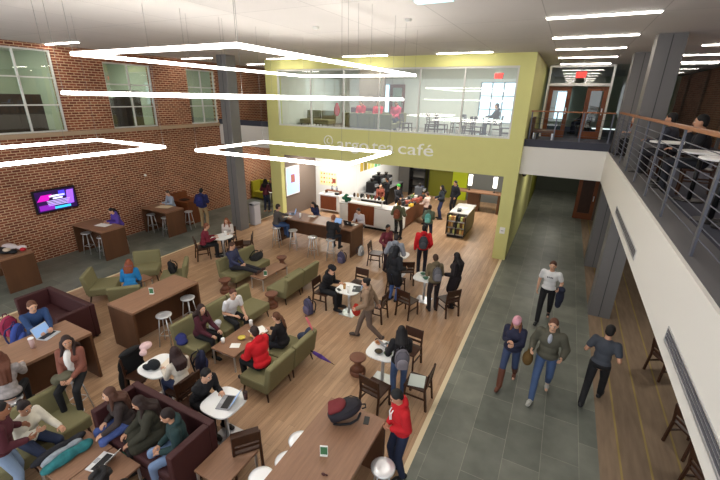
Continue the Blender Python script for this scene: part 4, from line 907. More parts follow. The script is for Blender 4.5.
def person(label, x, y, f, pose='stand', z=0, h=1.72, fem=False, top=('shirt', (90, 90, 90)), bot=('trousers', (40, 44, 60)), shoe=(40, 38, 38), hair=('short', (40, 28, 22)), skin=0, lean=0, head=(8, 0), hands=('side', 'side'), seat=.45, feet=None, knees=None, rest=0.0, vox=.011, side=0, group=None, inner=None, mark=None):
    s = h / 1.75; hs = seat / s
    skm = mat('skin', SKIN[skin], .5, noise=.04, nscale=12)
    ln = radians(lean); U = V((sin(radians(side)), sin(ln), cos(ln))).normalized(); X = V((1, 0, 0))
    sit = pose == 'sit'
    P = V((0, 0, hs + .11)) if sit else V((0, 0, .94 if pose == 'walk' else .955))
    Nk = P + U * .5; C = P + U * .33; B = P + U * .14
    F = X.cross(U) * -1 if X.cross(U).y < 0 else X.cross(U)
    R = Matrix((X, F, U)).transposed()
    sw = .16 if fem else .18
    hd = U * .5 + V((0, 0, .5)); hd.normalize()
    pit, yw = radians(head[0]), radians(head[1])
    HR = Matrix.Rotation(yw, 3, 'Z') @ Matrix.Rotation(-pit, 3, 'X')
    HC = Nk + hd * .085 + HR @ V((0, .03, .075))
    LG = {}
    for i, sg in enumerate((-1, 1)):
        hip = P + V((sg * .09, 0, -.03))
        if feet: an = V(feet[i])
        elif sit: an = V((sg * .12, .42, .085 + max(0, hs - .47) * .9 + rest))
        elif pose == 'walk': an = V((sg * .08, .3, .1)) if i == 1 else V((sg * .08, -.32, .16))
        else: an = V((sg * .1, (.04 if i else -.02), .085))
        kn, an = ik(hip, an, .43, .43, V(knees[i]) if knees else V((sg * .15, 1, .7 if sit else 0)))
        LG[i] = (hip, kn, an)
    AR = {}
    for i, sg in enumerate((-1, 1)):
        sh = Nk - U * .055 + X * (sg * sw)
        hp = hands[i]
        if isinstance(hp, str):
            q = V((SIT if sit else STAND)[hp]); T = V((q.x * sg, q.y, q.z + (hs if sit else 0)))
        else: T = V(hp)
        el, wr = ik(sh, T, .28, .25, V((sg * .35, -.5, -.85)))
        AR[i] = (sh, el, wr)
    k = .9 if fem else 1.0
    # ---- body: one continuous surface
    b = MB()
    b.ell(P, (.16, .115, .13), R).ell(B, (.135 * k, .1, .15), R).ell(C, (.16 * k, .112, .19), R)
    b.capsule(Nk - U * .07 - X * sw * .8, Nk - U * .07 + X * sw * .8, .058)
    b.capsule(Nk - U * .05, HC - HR @ V((0, .015, .05)), .056, .05)
    b.ell(HC, (.073, .09, .108), HR).ell(HC + HR @ V((0, .03, -.055)), (.052, .058, .06), HR)
    b.ell(HC + HR @ V((0, .094, -.016)), (.014, .018, .022), HR)
    for sg in (-1, 1): b.ell(HC + HR @ V((sg * .076, -.005, -.01)), (.012, .022, .032), HR)
    if fem:
        for sg in (-1, 1): b.ell(C + R @ V((sg * .07, .085, .02)), (.062, .055, .06))
    ex = MB(); ex.mi = 0
    for i, sg in enumerate((-1, 1)):
        sh, el, wr = AR[i]; hip, kn, an = LG[i]
        b.capsule(sh, el, .048 * k, .039 * k).capsule(el, wr, .039 * k, .026)
        b.capsule(hip, kn, .08, .055).capsule(kn, an, .055, .038)
        fd = V((0, 1, 0)); fd = V((sg * .12, 1, 0)).normalized()
        tilt = -.55 if (pose == 'walk' and i == 0) else (.7 if an.z > .3 and an.y > .7 else 0.0)
        fd = (fd + V((0, 0, tilt))).normalized()
        b.capsule(an - fd * .03 - V((0, 0, .035)), an + fd * .15 - V((0, 0, .045)), .036, .032)
        d = (wr - el).normalized()
        if hands[i] in ('lap', 'knee', 'table', 'reach', 'far', 'low', 'out', 'hold', 'phone'): d = (d + V((-sg * .25, .5, 0))).normalized()
        hand(b, ex, wr, d, sg, hands[i])
    me = remesh(b, vox, 3, .45); me.materials.append(skm)
    # ---- face details and fingers joined to the body
    ex.mi = 1
    for sg in (-1, 1): ex.ell(HC + HR @ V((sg * .03, .079, .006)), (.015, .008, .009), HR, 10, 6)
    ex.mi = 2
    for sg in (-1, 1):
        ex.ell(HC + HR @ V((sg * .03, .0855, .006)), (.0075, .004, .0078), HR, 8, 6)
        ex.ell(HC + HR @ V((sg * .031, .083, .028)), (.02, .006, .004), HR, 8, 6)
    ex.mi = 3
    ex.ell(HC + HR @ V((0, .084, -.062)), (.024, .008, .007), HR, 10, 6)
    bm = bmesh.new(); bm.from_mesh(me); tmp = bpy.data.meshes.new('t'); ex.bm.to_mesh(tmp); ex.bm.free(); bm.from_mesh(tmp); bm.to_mesh(me); bm.free(); bpy.data.meshes.remove(tmp)
    for m in (M_eye, M_iris, mat('lips', tuple(int(v * .72) for v in SKIN[skin]), .5)): me.materials.append(m)
    o = link('person', me); tag(o, label, 'person', group)
    o.location = (x, y, z); o.rotation_euler = (0, 0, face(f)); o.scale = (s, s, s)
    # ---- clothes
    kind, tc = top[0], top[1]; t = {'tee': .012, 'vest': .012, 'shirt': .016, 'sweater': .024, 'hoodie': .028, 'jacket': .034, 'coat': .036}[kind]
    c = MB()
    c.ell(B, (.135 * k + t, .1 + t, .16), R).ell(C, (.16 * k + t, .112 + t, .19), R)
    c.capsule(Nk - U * .075 - X * sw * .8, Nk - U * .075 + X * sw * .8, .058 + t * .8)
    c.ell(P + U * .02, (.162 + t, .118 + t, .11), R)
    if fem:
        for sg in (-1, 1): c.ell(C + R @ V((sg * .07, .085, .02)), (.062 + t, .055 + t * .6, .06 + t))
    for i in (0, 1):
        sh, el, wr = AR[i]
        if kind == 'tee': c.capsule(sh, sh.lerp(el, .6), .05 * k + t + .004, .046 * k + t + .006)
        elif kind == 'vest': c.capsule(sh, sh.lerp(el, .08), .05 * k + t, .045 * k + t)
        else: c.capsule(sh, el, .048 * k + t, .04 * k + t).capsule(el, wr.lerp(el, .06), .04 * k + t, .028 + t * .8)
    if kind in ('hoodie', 'jacket', 'coat'):
        if hair[0] != 'hood':
            c.ell(Nk + R @ V((0, -.075, .015)), (.11, .05, .085), R)
            for sg in (-1, 1): c.capsule(Nk + R @ V((sg * .085, -.05, .03)), Nk + R @ V((sg * .05, .075, -.04)), .03, .02)
    if kind == 'coat':
        for i in (0, 1):
            hip, kn, an = LG[i]; c.capsule(hip, hip.lerp(kn, .75), .1 + t, .1 + t)
    mt = remesh(c, vox * 1.15, 3, .45); mt.materials.append(mat('cloth ' + kind, tc, .85, noise=top[2] if len(top) > 2 else .12, nscale=top[3] if len(top) > 3 else 9))
    link({'tee': 't_shirt', 'vest': 'vest_top'}.get(kind, kind), mt, o)
    if inner:
        c = MB(); low = 0 if fem else .12; c.ell(C + R @ V((0, .03 + t * .4 + (.03 if fem else 0), low * .5)), (.05 + .025 * fem, .1 + t, .2 - low * .8), R)
        if fem: c.ell(B + R @ V((0, .032 + t * .4, 0)), (.075, .085 + t, .17), R)
        mi_ = remesh(c, .012, 3); mi_.materials.append(mat('cloth inner', inner, .85)); link('inner_shirt', mi_, o)
    if mark:
        c = MB()
        for j, (dx, w) in enumerate(((-.055, .012), (-.02, .018), (.02, .012), (.055, .016))): c.ell(C + R @ V((dx, .121, .03)), (w, .008, .022), R)
        link('shirt_print', c.mesh('shirt print', mat('shirt print', mark, .8)), o)
    c = MB(); tb = {'trousers': .013, 'jeans': .012, 'leggings': .006, 'loose': .022}[bot[0]]
    c.ell(P, (.162 + tb, .117 + tb, .12), R)
    for i in (0, 1):
        hip, kn, an = LG[i]; c.capsule(hip, kn, .08 + tb, .056 + tb).capsule(kn, an.lerp(kn, -.02), .056 + tb, .042 + tb)
    mb_ = remesh(c, vox * 1.15, 3, .45); mb_.materials.append(mat('cloth ' + bot[0], bot[1], .85, noise=.14, nscale=7)); link({'loose': 'trousers'}.get(bot[0], bot[0]), mb_, o)
    boots = len(bot) > 2 and bot[2] == 'boots'
    for i, sg in enumerate((-1, 1)):
        hip, kn, an = LG[i]; fd = V((sg * .12, 1, 0)).normalized()
        tilt = -.55 if (pose == 'walk' and i == 0) else (.7 if an.z > .3 and an.y > .7 else 0.0)
        fd = (fd + V((0, 0, tilt))).normalized(); dn = V((0, 0, -1)) - fd * V((0, 0, -1)).dot(fd); dn.normalize()
        c = MB(); heel = an - fd * .05 + dn * .04; toe = an + fd * .165 + dn * .045
        c.capsule(heel, toe, .043, .036).ell(an + dn * .01, (.047, .055, .05)).ell(an + fd * .1 + dn * .035, (.046, .06, .04))
        c.beam(heel + dn * .03, toe + dn * .028, .07, .018)
        if boots: c.capsule(an, an.lerp(kn, .85), .06, .075)
        ms = remesh(c, .012, 2, .4); ms.materials.append(mat('shoe', shoe, .6)); link('boot' if boots else 'shoe', ms, o)
    # ---- hair
    st, hc = hair[0], hair[1]; c = MB()
    def H(v): return HC + HR @ V(v)
    if st in ('beanie',):
        c.ell(H((0, -.012, .045)), (.087, .102, .088), HR).capsule(H((0, .03, .05)), H((0, -.05, .04)), .085, .085)
        c.ell(H((0, -.01, .135)), (.022, .022, .022), HR)
        m_ = remesh(c, .011, 3); m_.materials.append(mat('knit hat', hc, .95, noise=.25, nscale=50)); link('beanie', m_, o)
        hc = hair[2] if len(hair) > 2 else (50, 34, 26); c = MB(); c.ell(H((0, -.035, -.01)), (.08, .075, .09), HR)
        if fem:
            for sg in (-1, 1): c.chain([H((sg * .07, -.02, .0)), H((sg * .08, .01, -.12)), Nk + R @ V((sg * .1, .09, -.12))], [.03, .03, .025])
    elif st == 'hood':
        c.ell(H((0, -.025, .012)), (.1, .1, .125), HR).capsule(H((0, -.05, -.06)), Nk + R @ V((0, -.06, 0)), .09, .1)
        hc = tc
    else:
        c.ell(H((0, -.02, .03)), (.081, .094, .097), HR).ell(H((0, -.045, -.005)), (.078, .066, .09), HR)
        if st == 'curly':
            for j in range(26):
                a, e = j * 2.4, (j % 7) / 7 * 1.5 - .15
                q = (.098 * cos(a) * cos(e), -.03 + .1 * sin(a) * cos(e), .04 + .1 * sin(e))
                if q[1] < .045: c.ell(H(q), (.034, .034, .034))
        if st in ('long', 'longer'):
            e = -.14 if st == 'long' else -.26
            for j, (dx, dy) in enumerate(((-.07, -.04), (-.035, -.075), (0, -.085), (.035, -.075), (.07, -.04))):
                c.chain([H((dx, dy * .8, .0)), H((dx * 1.15, dy * 1.05, -.1)), Nk + R @ V((dx * 1.3, dy - .06 - .02, -.02)), Nk + R @ V((dx * 1.2, dy - .07, e))], [.04, .042, .042, .026])
            for sg in (-1, 1): c.chain([H((sg * .07, .0, .01)), H((sg * .08, .02, -.09)), Nk + R @ V((sg * .1, .1, -.1))], [.028, .03, .022])
        if st == 'bun': c.ell(H((0, -.1, .06)), (.045, .04, .042), HR)
        if st == 'pony': c.chain([H((0, -.09, .03)), H((0, -.14, -.02)), Nk + R @ V((0, -.15, -.04)), Nk + R @ V((.03, -.15, -.16))], [.035, .036, .034, .016])
    m_ = remesh(c, .011, 2, .4); m_.materials.append(mat('hair' if st != 'hood' else 'hood cloth', hc, .7 if st != 'hood' else .9, noise=.25, nscale=40)); link('hair' if st != 'hood' else 'hood', m_, o)
    o['_'] = 0; del o['_']
    return dict(o=o, C=C, Nk=Nk, U=U, F=F, R=R, s=s, t=t, M=Matrix.Translation((x, y, z)) @ Matrix.Rotation(face(f), 4, 'Z') @ Matrix.Scale(s, 4), AR=AR, P=P)
def hand(b, ex, wr, d, sg, preset):
    """palm fused to the body, four unequal bent fingers and a thumb rooted in it"""
    down = preset in ('lap', 'knee', 'table', 'reach', 'far', 'low', 'out')
    lat = V((-sg, 0, 0)) if down else (V((0, 1, .25)) if abs(d.y) < .8 else V((0, 0, 1)))
    lat = lat - d * lat.dot(d); lat.normalize()                 # towards the thumb
    nrm = d.cross(lat)
    pn = V((0, 0, -1)) if down else V((-sg, 0, 0))
    if nrm.dot(pn) < 0: nrm = -nrm                               # palm side
    Rm = Matrix((lat, nrm, d)).transposed()
    b.ell(wr + d * .05, (.038, .018, .052), Rm)
    for j, (o, L) in enumerate(((.029, .062), (.01, .07), (-.01, .066), (-.028, .052))):
        a = wr + d * .078 + lat * o
        k1 = a + (d * .9 + nrm * .35).normalized() * L * .55; k2 = k1 + (d * .5 + nrm * .75).normalized() * L * .5
        ex.chain([a, k1, k2], [.0095, .0085, .007], n=7)
    a = wr + d * .03 + lat * .026; k1 = a + (lat * .8 + d * .6 + nrm * .2).normalized() * .036; k2 = k1 + (d * .85 + lat * .2 + nrm * .35).normalized() * .03
    ex.chain([a, k1, k2], [.0115, .0095, .008], n=7)
def worn(pd, cols, label, drop=.02, sc=1.0):
    """a backpack carried on the person's back"""
    if cols not in PACKS: PACKS[cols] = backpack_proto(*cols)
    t = inst(PACKS[cols], 'backpack', label, 'backpack', (0, 0, 0), 0, 'backpacks')
    ctr = pd['Nk'] - pd['F'] * (.115 + pd['t'] + .115) - pd['U'] * (.43 + drop)
    RR = Matrix((-V((1, 0, 0)), -pd['F'], pd['U'])).transposed().to_4x4()
    t.matrix_world = pd['M'] @ Matrix.Translation(ctr) @ RR @ Matrix.Scale(sc, 4)
    return t
BLK = (24, 24, 27); DEN = (62, 78, 116); DEND = (36, 44, 68); BRN = (58, 36, 26); DRK = (22, 17, 16)

# --- walkers
person('person walking on the slate in a white t-shirt carrying a dark jacket', .3, 10.25, 262, 'walk', h=1.78, top=('tee', (214, 214, 214)), bot=('trousers', BLK), shoe=BLK, hair=('short', (74, 44, 30)), skin=0, hands=('bend', 'side'), lean=3, mark=(90, 90, 96))
lump('draped_jacket', 'dark navy jacket hanging from the arm of the white t-shirt walker', 'jacket', [((.57, 10.02, 1.08), (.11, .1, .09)), ((.58, 10.02, .88), (.1, .09, .24)), ((.57, 10.03, .68), (.08, .07, .12))], (32, 36, 54), .018)
a = person('person walking in an olive grey jacket and blue jeans', .42, 7.15, 262, 'walk', h=1.82, top=('jacket', (82, 80, 68)), bot=('jeans', (66, 86, 122)), shoe=(170, 168, 160), hair=('short', (92, 58, 42)), skin=0, hands=('bend', 'bend'), lean=2, inner=(168, 172, 184))
person('person walking in a pink knit hat, navy top and brown boots', -.2, 7.2, 262, 'walk', h=1.64, fem=True, top=('jacket', (36, 38, 60)), bot=('jeans', (54, 66, 96), 'boots'), shoe=(98, 56, 40), hair=('beanie', (206, 150, 164), (110, 66, 44)), skin=0, hands=('phone', 'chest'), head=(18, 0))
lump('tote_bag', 'yellow and dark shoulder bag of the walker in the pink hat', 'bag', [((.1, 7.02, .86), (.1, .12, .15)), ((.1, 7.04, 1.02), (.03, .08, .06))], (96, 72, 34), .015)
person('person in a dark grey t-shirt striding away over the carpet edge', 1.32, 7.4, 72, 'walk', h=1.76, top=('tee', (62, 66, 74)), bot=('trousers', BLK), shoe=BLK, hair=('short', DRK), skin=1, hands=('bend', 'bend'), lean=6)
a = person('person in a bright red hoodie and dark cap of hair looking down, hands together', -1.4, 4.22, 225, h=1.7, top=('hoodie', (186, 26, 34)), bot=('jeans', DEND), shoe=BLK, hair=('short', (26, 26, 26)), skin=1, hands=('pouch', 'pouch'), head=(28, 0), lean=6)
for sg, n in ((-1, .1), (1, .16)):
    q = a['Nk'] + a['F'] * .125 - a['U'] * .07 + V((sg * .03, 0, 0))
    part('drawstring', MB().chain([q, q + a['F'] * .035 - a['U'] * .05, q + a['F'] * .04 - a['U'] * (.05 + n)], .009, n=8), M_white, a['o'], 'white drawstring')
# --- queue and cafe floor
a = person('person in an olive jacket waiting at the cafe counter', -5.45, 14.1, 92, h=1.7, top=('jacket', (96, 98, 74)), bot=('trousers', BLK), hair=('short', (96, 66, 48)), hands=('bend', 'bend')); worn(a, K_brown, 'brown backpack worn over the olive jacket at the counter', sc=.85)
a = person('person in a green grey jacket queueing at the side of the counter', -4.25, 14.35, 95, h=1.62, fem=True, top=('jacket', (104, 116, 100)), bot=('jeans', DEND), hair=('short', (60, 40, 32)), hands=('bend', 'phone')); worn(a, K_teal, 'mint backpack worn at the side of the counter', sc=.85)
a = person('person in a bright red jacket with a grey backpack near the cafe', -3.5, 11.4, 108, h=1.74, top=('jacket', (206, 30, 40)), bot=('trousers', (34, 36, 48)), hair=('short', DRK), hands=('side', 'pocket')); worn(a, K_charc, 'charcoal backpack worn on the bright red jacket', sc=.9)
a = person('person in a pale grey jacket carrying a dark backpack', -3.95, 10.2 - .1, 100, h=1.74, top=('jacket', (136, 140, 150)), bot=('trousers', (44, 44, 52)), hair=('short', (46, 40, 40)), hands=('bend', 'bend'), lean=4, head=(20, 0)); worn(a, K_charc, 'dark grey backpack worn on the pale grey jacket', sc=.9)
person('person in a maroon top facing right by the white table', -4.65, 11.1, 330, h=1.66, fem=True, top=('sweater', (104, 40, 52)), bot=('trousers', (44, 32, 38)), hair=('short', DRK), skin=2, hands=('pocket', 'bend'))
person('person in a long black coat and blue jeans walking away', -3.62, 9.25, 70, h=1.7, top=('coat', (26, 27, 32)), bot=('jeans', (70, 96, 150)), shoe=BLK, hair=('hood', BLK), hands=('side', 'bend'), lean=4)
person('person in a tan jacket walking past the white table', -3.4, 7.2, 200, 'walk', h=1.68, fem=True, top=('jacket', (142, 118, 96)), bot=('trousers', (108, 92, 82)), shoe=(70, 60, 56), hair=('bun', DRK), skin=0, hands=('fwd', 'back'), lean=6)
a = person('person in an olive jacket with a fur hood standing at the white table', -2.45, 9.3, 120, h=1.66, fem=True, top=('jacket', (104, 92, 70)), bot=('trousers', (40, 32, 34)), shoe=BLK, hair=('short', (64, 42, 30)), hands=('hold', 'hold'), lean=10, head=(25, 0)); worn(a, K_grey, 'grey backpack worn on the olive jacket with the fur hood', sc=.85)
person('person with very long black hair in a dark coat beside the white table', -2.0, 9.75, 165, h=1.68, fem=True, top=('coat', (34, 28, 32)), bot=('leggings', BLK), shoe=BLK, hair=('longer', (22, 17, 18)), hands=('bend', 'side'), head=(14, 0))
a = person('person with long black hair and jeans standing over the food table', -2.02, 5.72, 118, h=1.64, fem=True, top=('sweater', (26, 25, 29)), bot=('jeans', (70, 90, 126)), shoe=BLK, hair=('long', (20, 16, 18)), hands=('bend', 'hold'), head=(22, 0)); worn(a, K_pat, 'grey patterned backpack worn by the long haired woman at the food table', sc=.9, drop=.06)
# --- cafe staff and people behind the counter
person('person in a black top choosing food at the end of the side counter', -4.75, 17.9, 200, h=1.7, top=('jacket', (40, 46, 54)), bot=('jeans', (40, 50, 84)), hair=('long', DRK), fem=True, hands=('bend', 'hold'))
person('person in black standing under the bright lime panel', -4.4, 18.95, 230, h=1.78, top=('jacket', (28, 30, 38)), bot=('trousers', (28, 28, 34)), hair=('short', DRK), hands=('pocket', 'side'))
person('person in a pale pink top at the side counter', -5.1, 16.7, 160, h=1.58, fem=True, top=('sweater', (206, 180, 168)), bot=('trousers', (60, 50, 50)), hair=('short', (56, 36, 28)), hands=('hold', 'hold'))
person('cafe worker in a green cap behind the counter', -6.75, 17.2, 330, h=1.66, top=('shirt', (40, 40, 44)), bot=('trousers', BLK), hair=('beanie', (60, 150, 60)), hands=('hold', 'hold'))
person('cafe worker in rusty brown near the posters', -7.6, 17.0, 300, h=1.62, fem=True, top=('shirt', (120, 60, 44)), bot=('trousers', BLK), hair=('bun', DRK), hands=('hold', 'hold'))
person('cafe worker in black at the brewing machines', -7.75, 18.2, 170, h=1.75, top=('shirt', (30, 30, 34)), bot=('trousers', BLK), hair=('short', DRK), skin=2, hands=('reach', 'hold'))
# --- along the brick wall
person('person in purple writing at the brick wall table', -14.15, 8.08, 262, 'sit', seat=.79, h=1.64, fem=True, top=('hoodie', (84, 62, 150)), bot=('jeans', DEND), hair=('pony', DRK), hands=('table', 'table'), lean=18, head=(25, 0))
person('person in pale blue reading at the brick wall table', -14.72, 10.78, 262, 'sit', seat=.79, h=1.68, top=('shirt', (158, 170, 188)), bot=('trousers', (60, 62, 72)), hair=('short', (90, 70, 56)), hands=('table', 'table'), lean=10, head=(20, 0))
a = person('person in khaki trousers with a blue backpack, standing by the wooden cabinet', -13.4, 11.25, 118, h=1.78, top=('jacket', (40, 44, 92)), bot=('trousers', (168, 142, 104)), shoe=(120, 104, 84), hair=('short', DRK), hands=('bend', 'hold'), head=(25, 0)); worn(a, K_blue, 'blue backpack worn by the person in khaki trousers', sc=1.0)
person('person in a burgundy vest walking to the booths', -12.75, 14.6, 100, h=1.7, fem=True, top=('jacket', (86, 32, 46)), bot=('jeans', DEND), shoe=(196, 150, 120), hair=('long', DRK), hands=('bend', 'bend'))
person('person in dark clothes with a laptop in the mustard booth', -13.9, 16.45, 280, 'sit', h=1.68, top=('hoodie', (40, 40, 46)), hair=('short', DRK), skin=2, hands=('table', 'table'), lean=10)
person('person in grey sitting at the right of the mustard booth', -13.15, 16.45, 250, 'sit', h=1.66, top=('shirt', (196, 190, 184)), hair=('short', DRK), skin=3, hands=('table', 'table'), lean=8)
person('person in a maroon sweater at the table near the grey column', -10.68, 8.8, 55, 'sit', h=1.74, top=('sweater', (112, 30, 46)), bot=('trousers', BLK), hair=('short', (120, 70, 50)), hands=('table', 'table'), lean=14, head=(15, 0))
person('person in white behind the maroon sweater', -10.6, 9.92, 300, 'sit', h=1.64, fem=True, top=('sweater', (206, 196, 190)), bot=('trousers', BLK), hair=('long', (128, 74, 50)), hands=('table', 'lap'), lean=8, head=(15, 0))
# --- longest table
person('person in a grey shirt and jeans at the left end of the longest table', -9.28, 11.08, 62, 'sit', seat=.79, h=1.76, top=('shirt', (76, 72, 70)), bot=('jeans', (48, 72, 112)), hair=('short', (44, 34, 30)), hands=('far', 'table'), lean=10)
person('person in navy with long black hair bent over the longest table', -8.5, 12.75, 265, 'sit', seat=.79, h=1.62, fem=True, top=('sweater', (34, 40, 74)), bot=('jeans', DEND), hair=('long', (20, 18, 20)), hands=('table', 'chin'), lean=22, head=(25, 0))
person('person in a black top seen from behind at the longest table', -6.75, 10.98, 92, 'sit', seat=.79, h=1.72, top=('sweater', (30, 30, 33)), bot=('jeans', (40, 44, 54)), hair=('short', (132, 84, 60)), hands=('table', 'table'), lean=16, head=(18, 0))
person('person in a pale patterned top at the right end of the longest table', -6.45, 12.75, 262, 'sit', seat=.79, h=1.66, top=('shirt', (196, 190, 194), .3, 30), bot=('trousers', (60, 60, 66)), hair=('short', (52, 40, 34)), hands=('table', 'table'), lean=20, head=(22, 0))
# --- lounge
person('person in a bright blue jacket with red brown hair on a sage chair', -9.86, 5.56, 135, 'sit', h=1.66, fem=True, top=('jacket', (30, 118, 178)), bot=('trousers', (70, 70, 76)), hair=('long', (124, 62, 36)), hands=('knee', 'knee'), lean=28, head=(15, 0))
person('person in navy stretching both legs onto the low table', -8.4, 7.95, 8, 'sit', h=1.78, top=('shirt', (46, 50, 78)), bot=('trousers', (30, 30, 36)), shoe=(60, 36, 30), hair=('short', (74, 48, 36)), hands=('lap', 'lap'), lean=-6, head=(24, 0), feet=((-.07, .86, .53), (.1, .88, .53)), knees=((0, .3, 1), (0, .3, 1)))
person('person in a burgundy sweater with long hair on the sage sofa', -6.45, 4.92, 12, 'sit', h=1.66, fem=True, top=('sweater', (74, 28, 40)), bot=('leggings', BLK), shoe=BLK, hair=('long', (44, 26, 22)), hands=('knee', 'knee'), lean=12, head=(6, -20))
person('person in a white sleeveless top over grey leaning forward on the sage sofa', -6.42, 5.8, 350, 'sit', h=1.76, top=('tee', (220, 220, 222)), bot=('trousers', BLK), shoe=BLK, hair=('short', (82, 44, 32)), hands=('knee', 'lap'), lean=20, head=(10, -15))
person('person in a red fleece seen from behind on the sage sofa', -4.52, 4.75, 172, 'sit', h=1.78, top=('jacket', (206, 26, 36)), bot=('trousers', BLK), hair=('short', (50, 34, 28)), hands=('knee', 'table'), lean=14, head=(12, 0))
person('girl in black with a brown ponytail on the sage sofa', -4.6, 5.52, 190, 'sit', h=1.62, fem=True, top=('sweater', (26, 24, 27)), bot=('leggings', (36, 38, 46)), hair=('pony', (92, 56, 34)), hands=('table', 'table'), lean=12, head=(14, 0))
person('person in a black hood seated at the left of the white table', -5.18, 8.05, 4, 'sit', h=1.76, top=('hoodie', (24, 24, 28)), bot=('trousers', BLK), shoe=BLK, hair=('beanie', (26, 26, 30)), hands=('table', 'chin'), lean=20, head=(22, 0))
# --- left foreground
person('person in blue using the laptop at the left table', -8.93, 3.02, 352, 'sit', seat=.79, h=1.72, top=('shirt', (36, 62, 104)), bot=('jeans', DEND), hair=('short', (96, 60, 42)), hands=('far', 'far'), lean=14, head=(16, 0))
person('person in a rust cardigan over white, seated sideways on a stool', -6.92, 2.68, 312, 'sit', seat=.79, h=1.7, fem=True, top=('sweater', (126, 76, 62)), bot=('leggings', BLK), shoe=(206, 200, 194), hair=('long', (40, 22, 18)), skin=1, hands=('lap', 'lap'), lean=2, head=(4, 30), inner=(226, 222, 216))
lump('draped_jacket', 'olive coat on the lap of the person in the rust cardigan', 'jacket', [((-6.8, 2.47, 1.0), (.13, .12, .06)), ((-6.92, 2.4, .92), (.1, .1, .1))], (92, 88, 70), .016)
person('person in a patterned grey sweater with long brown hair, at the left table', -7.28, 1.87, 150, 'sit', seat=.79, h=1.66, fem=True, top=('sweater', (150, 142, 140), .6, 14), bot=('leggings', BLK), hair=('longer', (92, 52, 36)), hands=('far', 'reach'), lean=12, head=(8, 20))
person('person in a cream sweater holding a phone on the sage seat', -6.46, 1.7, 12, 'sit', h=1.66, fem=True, top=('sweater', (204, 198, 182)), bot=('jeans', DEND), shoe=(90, 60, 44), hair=('bun', (34, 22, 20)), skin=1, hands=('reach', 'phone'), lean=10, head=(20, 0))
person('person in a dark maroon hoodie and pale jeans at the lower left edge', -6.1, 1.3, 60, h=1.66, top=('hoodie', (72, 26, 36)), bot=('jeans', (120, 140, 166)), shoe=(120, 84, 62), hair=('short', DRK), skin=2, hands=('bend', 'hold'), lean=12)
person('girl with long brown hair and blue jeans, leftmost on the maroon sofa', -5.5, 2.63, 255, 'sit', h=1.64, fem=True, top=('sweater', (56, 46, 44), .5, 12), bot=('jeans', (74, 92, 150)), shoe=BLK, hair=('longer', (78, 48, 36)), hands=('knee', 'lap'), lean=14, head=(8, 0))
person('person in a dark olive coat, middle of the maroon sofa', -4.9, 2.72, 245, 'sit', h=1.68, fem=True, top=('coat', (54, 52, 40)), bot=('leggings', (36, 32, 32)), shoe=BLK, hair=('longer', (40, 24, 20)), skin=1, hands=('knee', 'knee'), lean=12, head=(24, 0))
person('person in a dark green hoodie and torn jeans, right end of the maroon sofa', -4.3, 2.7, 238, 'sit', h=1.7, top=('hoodie', (34, 56, 56)), bot=('jeans', (120, 142, 176)), shoe=BLK, hair=('short', (34, 22, 20)), skin=1, hands=('lap', 'lap'), lean=8, head=(20, 0))
person('person in a cream top with dark hair at the table behind the sofa', -5.4, 3.62, 172, 'sit', h=1.68, fem=True, top=('shirt', (222, 212, 196)), bot=('jeans', (44, 56, 90)), hair=('long', (46, 26, 24)), hands=('table', 'table'), lean=10, head=(8, 0))
person('person in black eating over the laptop table beside the sofa', -4.86, 3.5, 0, 'sit', h=1.74, top=('sweater', (26, 25, 28)), bot=('trousers', BLK), hair=('short', DRK), hands=('table', 'chin'), lean=26, head=(14, 0))
person('person with dark curly hair at the bottom edge, typing at the low laptop', -3.98, 1.52, 165, 'sit', h=1.72, top=('sweater', (36, 30, 30)), bot=('trousers', BLK), hair=('curly', (20, 16, 16)), skin=3, hands=('low', 'knee'), lean=24, head=(20, 0))
# --- upper floors
a = person('person with auburn hair behind the railing at the far end', 1.85, 13.9, 215, 'sit', z=4.0, h=1.5, fem=True, top=('sweater', (150, 150, 160)), bot=('trousers', BLK), hair=('long', (130, 66, 40)), hands=('table', 'table'), lean=24)
person('dark haired person behind the railing beside the nearer column', 2.0, 10.35, 150, 'sit', z=4.0, h=1.78, top=('shirt', (50, 52, 62)), bot=('trousers', (40, 40, 46)), hair=('short', (18, 15, 15)), skin=1, hands=('table', 'table'), lean=10)
person('dark haired person in black behind the railing, nearer one', 2.15, 8.7, 170, 'sit', z=4.0, h=1.8, top=('sweater', (26, 26, 32)), bot=('trousers', (34, 36, 44)), hair=('short', (16, 14, 14)), skin=1, hands=('table', 'chin'), lean=12)
person('person in a green top and blue jeans at the right edge of the upper floor', 2.5, 6.3, 165, 'sit', z=4.0, h=1.76, top=('hoodie', (20, 80, 64)), bot=('jeans', (40, 60, 110)), hair=('short', (40, 28, 24)), hands=('table', 'table'), lean=8)
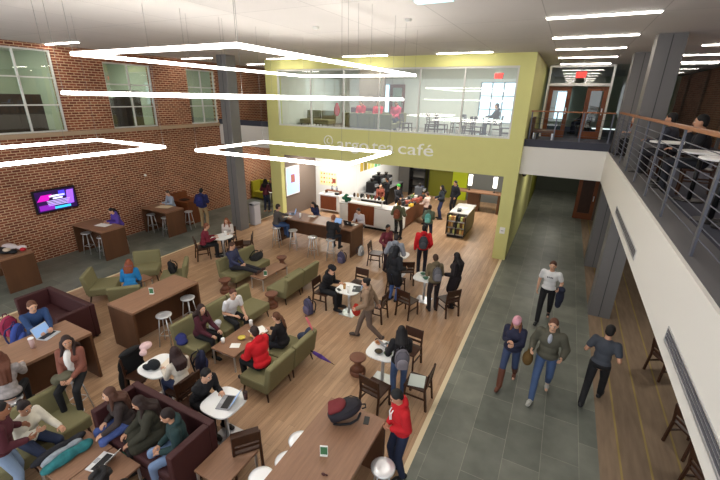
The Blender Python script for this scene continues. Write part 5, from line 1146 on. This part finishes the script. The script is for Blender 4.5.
for i, (x, y, cl) in enumerate(((-8.9, 17.3, (196, 34, 54)), (-8.05, 17.4, (214, 40, 60)), (-7.1, 17.3, (196, 60, 90)))):
    person('person in red sitting in the upper lounge, %s of the three' % ('left', 'middle', 'right')[i], x, y, 270, 'sit', z=4.08, h=1.72, top=('jacket', cl), hair=('short', DRK), skin=i % 3, hands=('lap', 'lap'), vox=.014)
    up(sage, 'sage seat under the %s person in red in the upper lounge' % ('left', 'middle', 'right')[i], x, y, 270, 'upper lounge seats')
person('person in dark clothes at the rear table by the bright window of the upper lounge', -2.77, 18.0, 182, 'sit', z=4.08, h=1.72, top=('jacket', (40, 44, 54)), hair=('short', DRK), hands=('table', 'table'), vox=.014)
person('person in black seated beyond the bridge doors', .62, 21.5, 200, 'sit', z=4.08, h=1.72, top=('jacket', (36, 34, 36)), hair=('short', DRK), skin=2, hands=('lap', 'lap'), vox=.014)
o = chair('dark chair beyond the bridge doors', .62, 21.5, 200); o.location.z = 4.08
# ================================================================== CAMERA AND WORLD
cam = bpy.data.cameras.new('camera'); cam.sensor_width = 36.0; cam.lens = 385.74 / 720 * 36; cam.clip_start = 0.05; cam.clip_end = 200
co = bpy.data.objects.new('camera', cam); COL.objects.link(co)
yaw, pit, rol = 0.47127, 0.353125, 0.020367
fwd = V((-sin(yaw) * cos(pit), cos(yaw) * cos(pit), -sin(pit)))
right = V((cos(yaw), sin(yaw), 0)); upv = right.cross(fwd)
r2 = right * cos(rol) + upv * sin(rol)
u2 = upv * cos(rol) - right * sin(rol)
co.matrix_world = Matrix(((r2.x, u2.x, -fwd.x, 0), (r2.y, u2.y, -fwd.y, 0), (r2.z, u2.z, -fwd.z, 5.5), (0, 0, 0, 1)))
SC.camera = co
wd = bpy.data.worlds.new('world'); SC.world = wd; wd.use_nodes = True
bg = wd.node_tree.nodes['Background']; bg.inputs['Color'].default_value = (.92, .96, 1, 1); bg.inputs['Strength'].default_value = 1.5
SC.view_settings.view_transform = 'Standard'; SC.view_settings.look = 'None'; SC.view_settings.gamma = 1; SC.view_settings.use_curve_mapping = False
SC.view_settings.exposure = 0.3
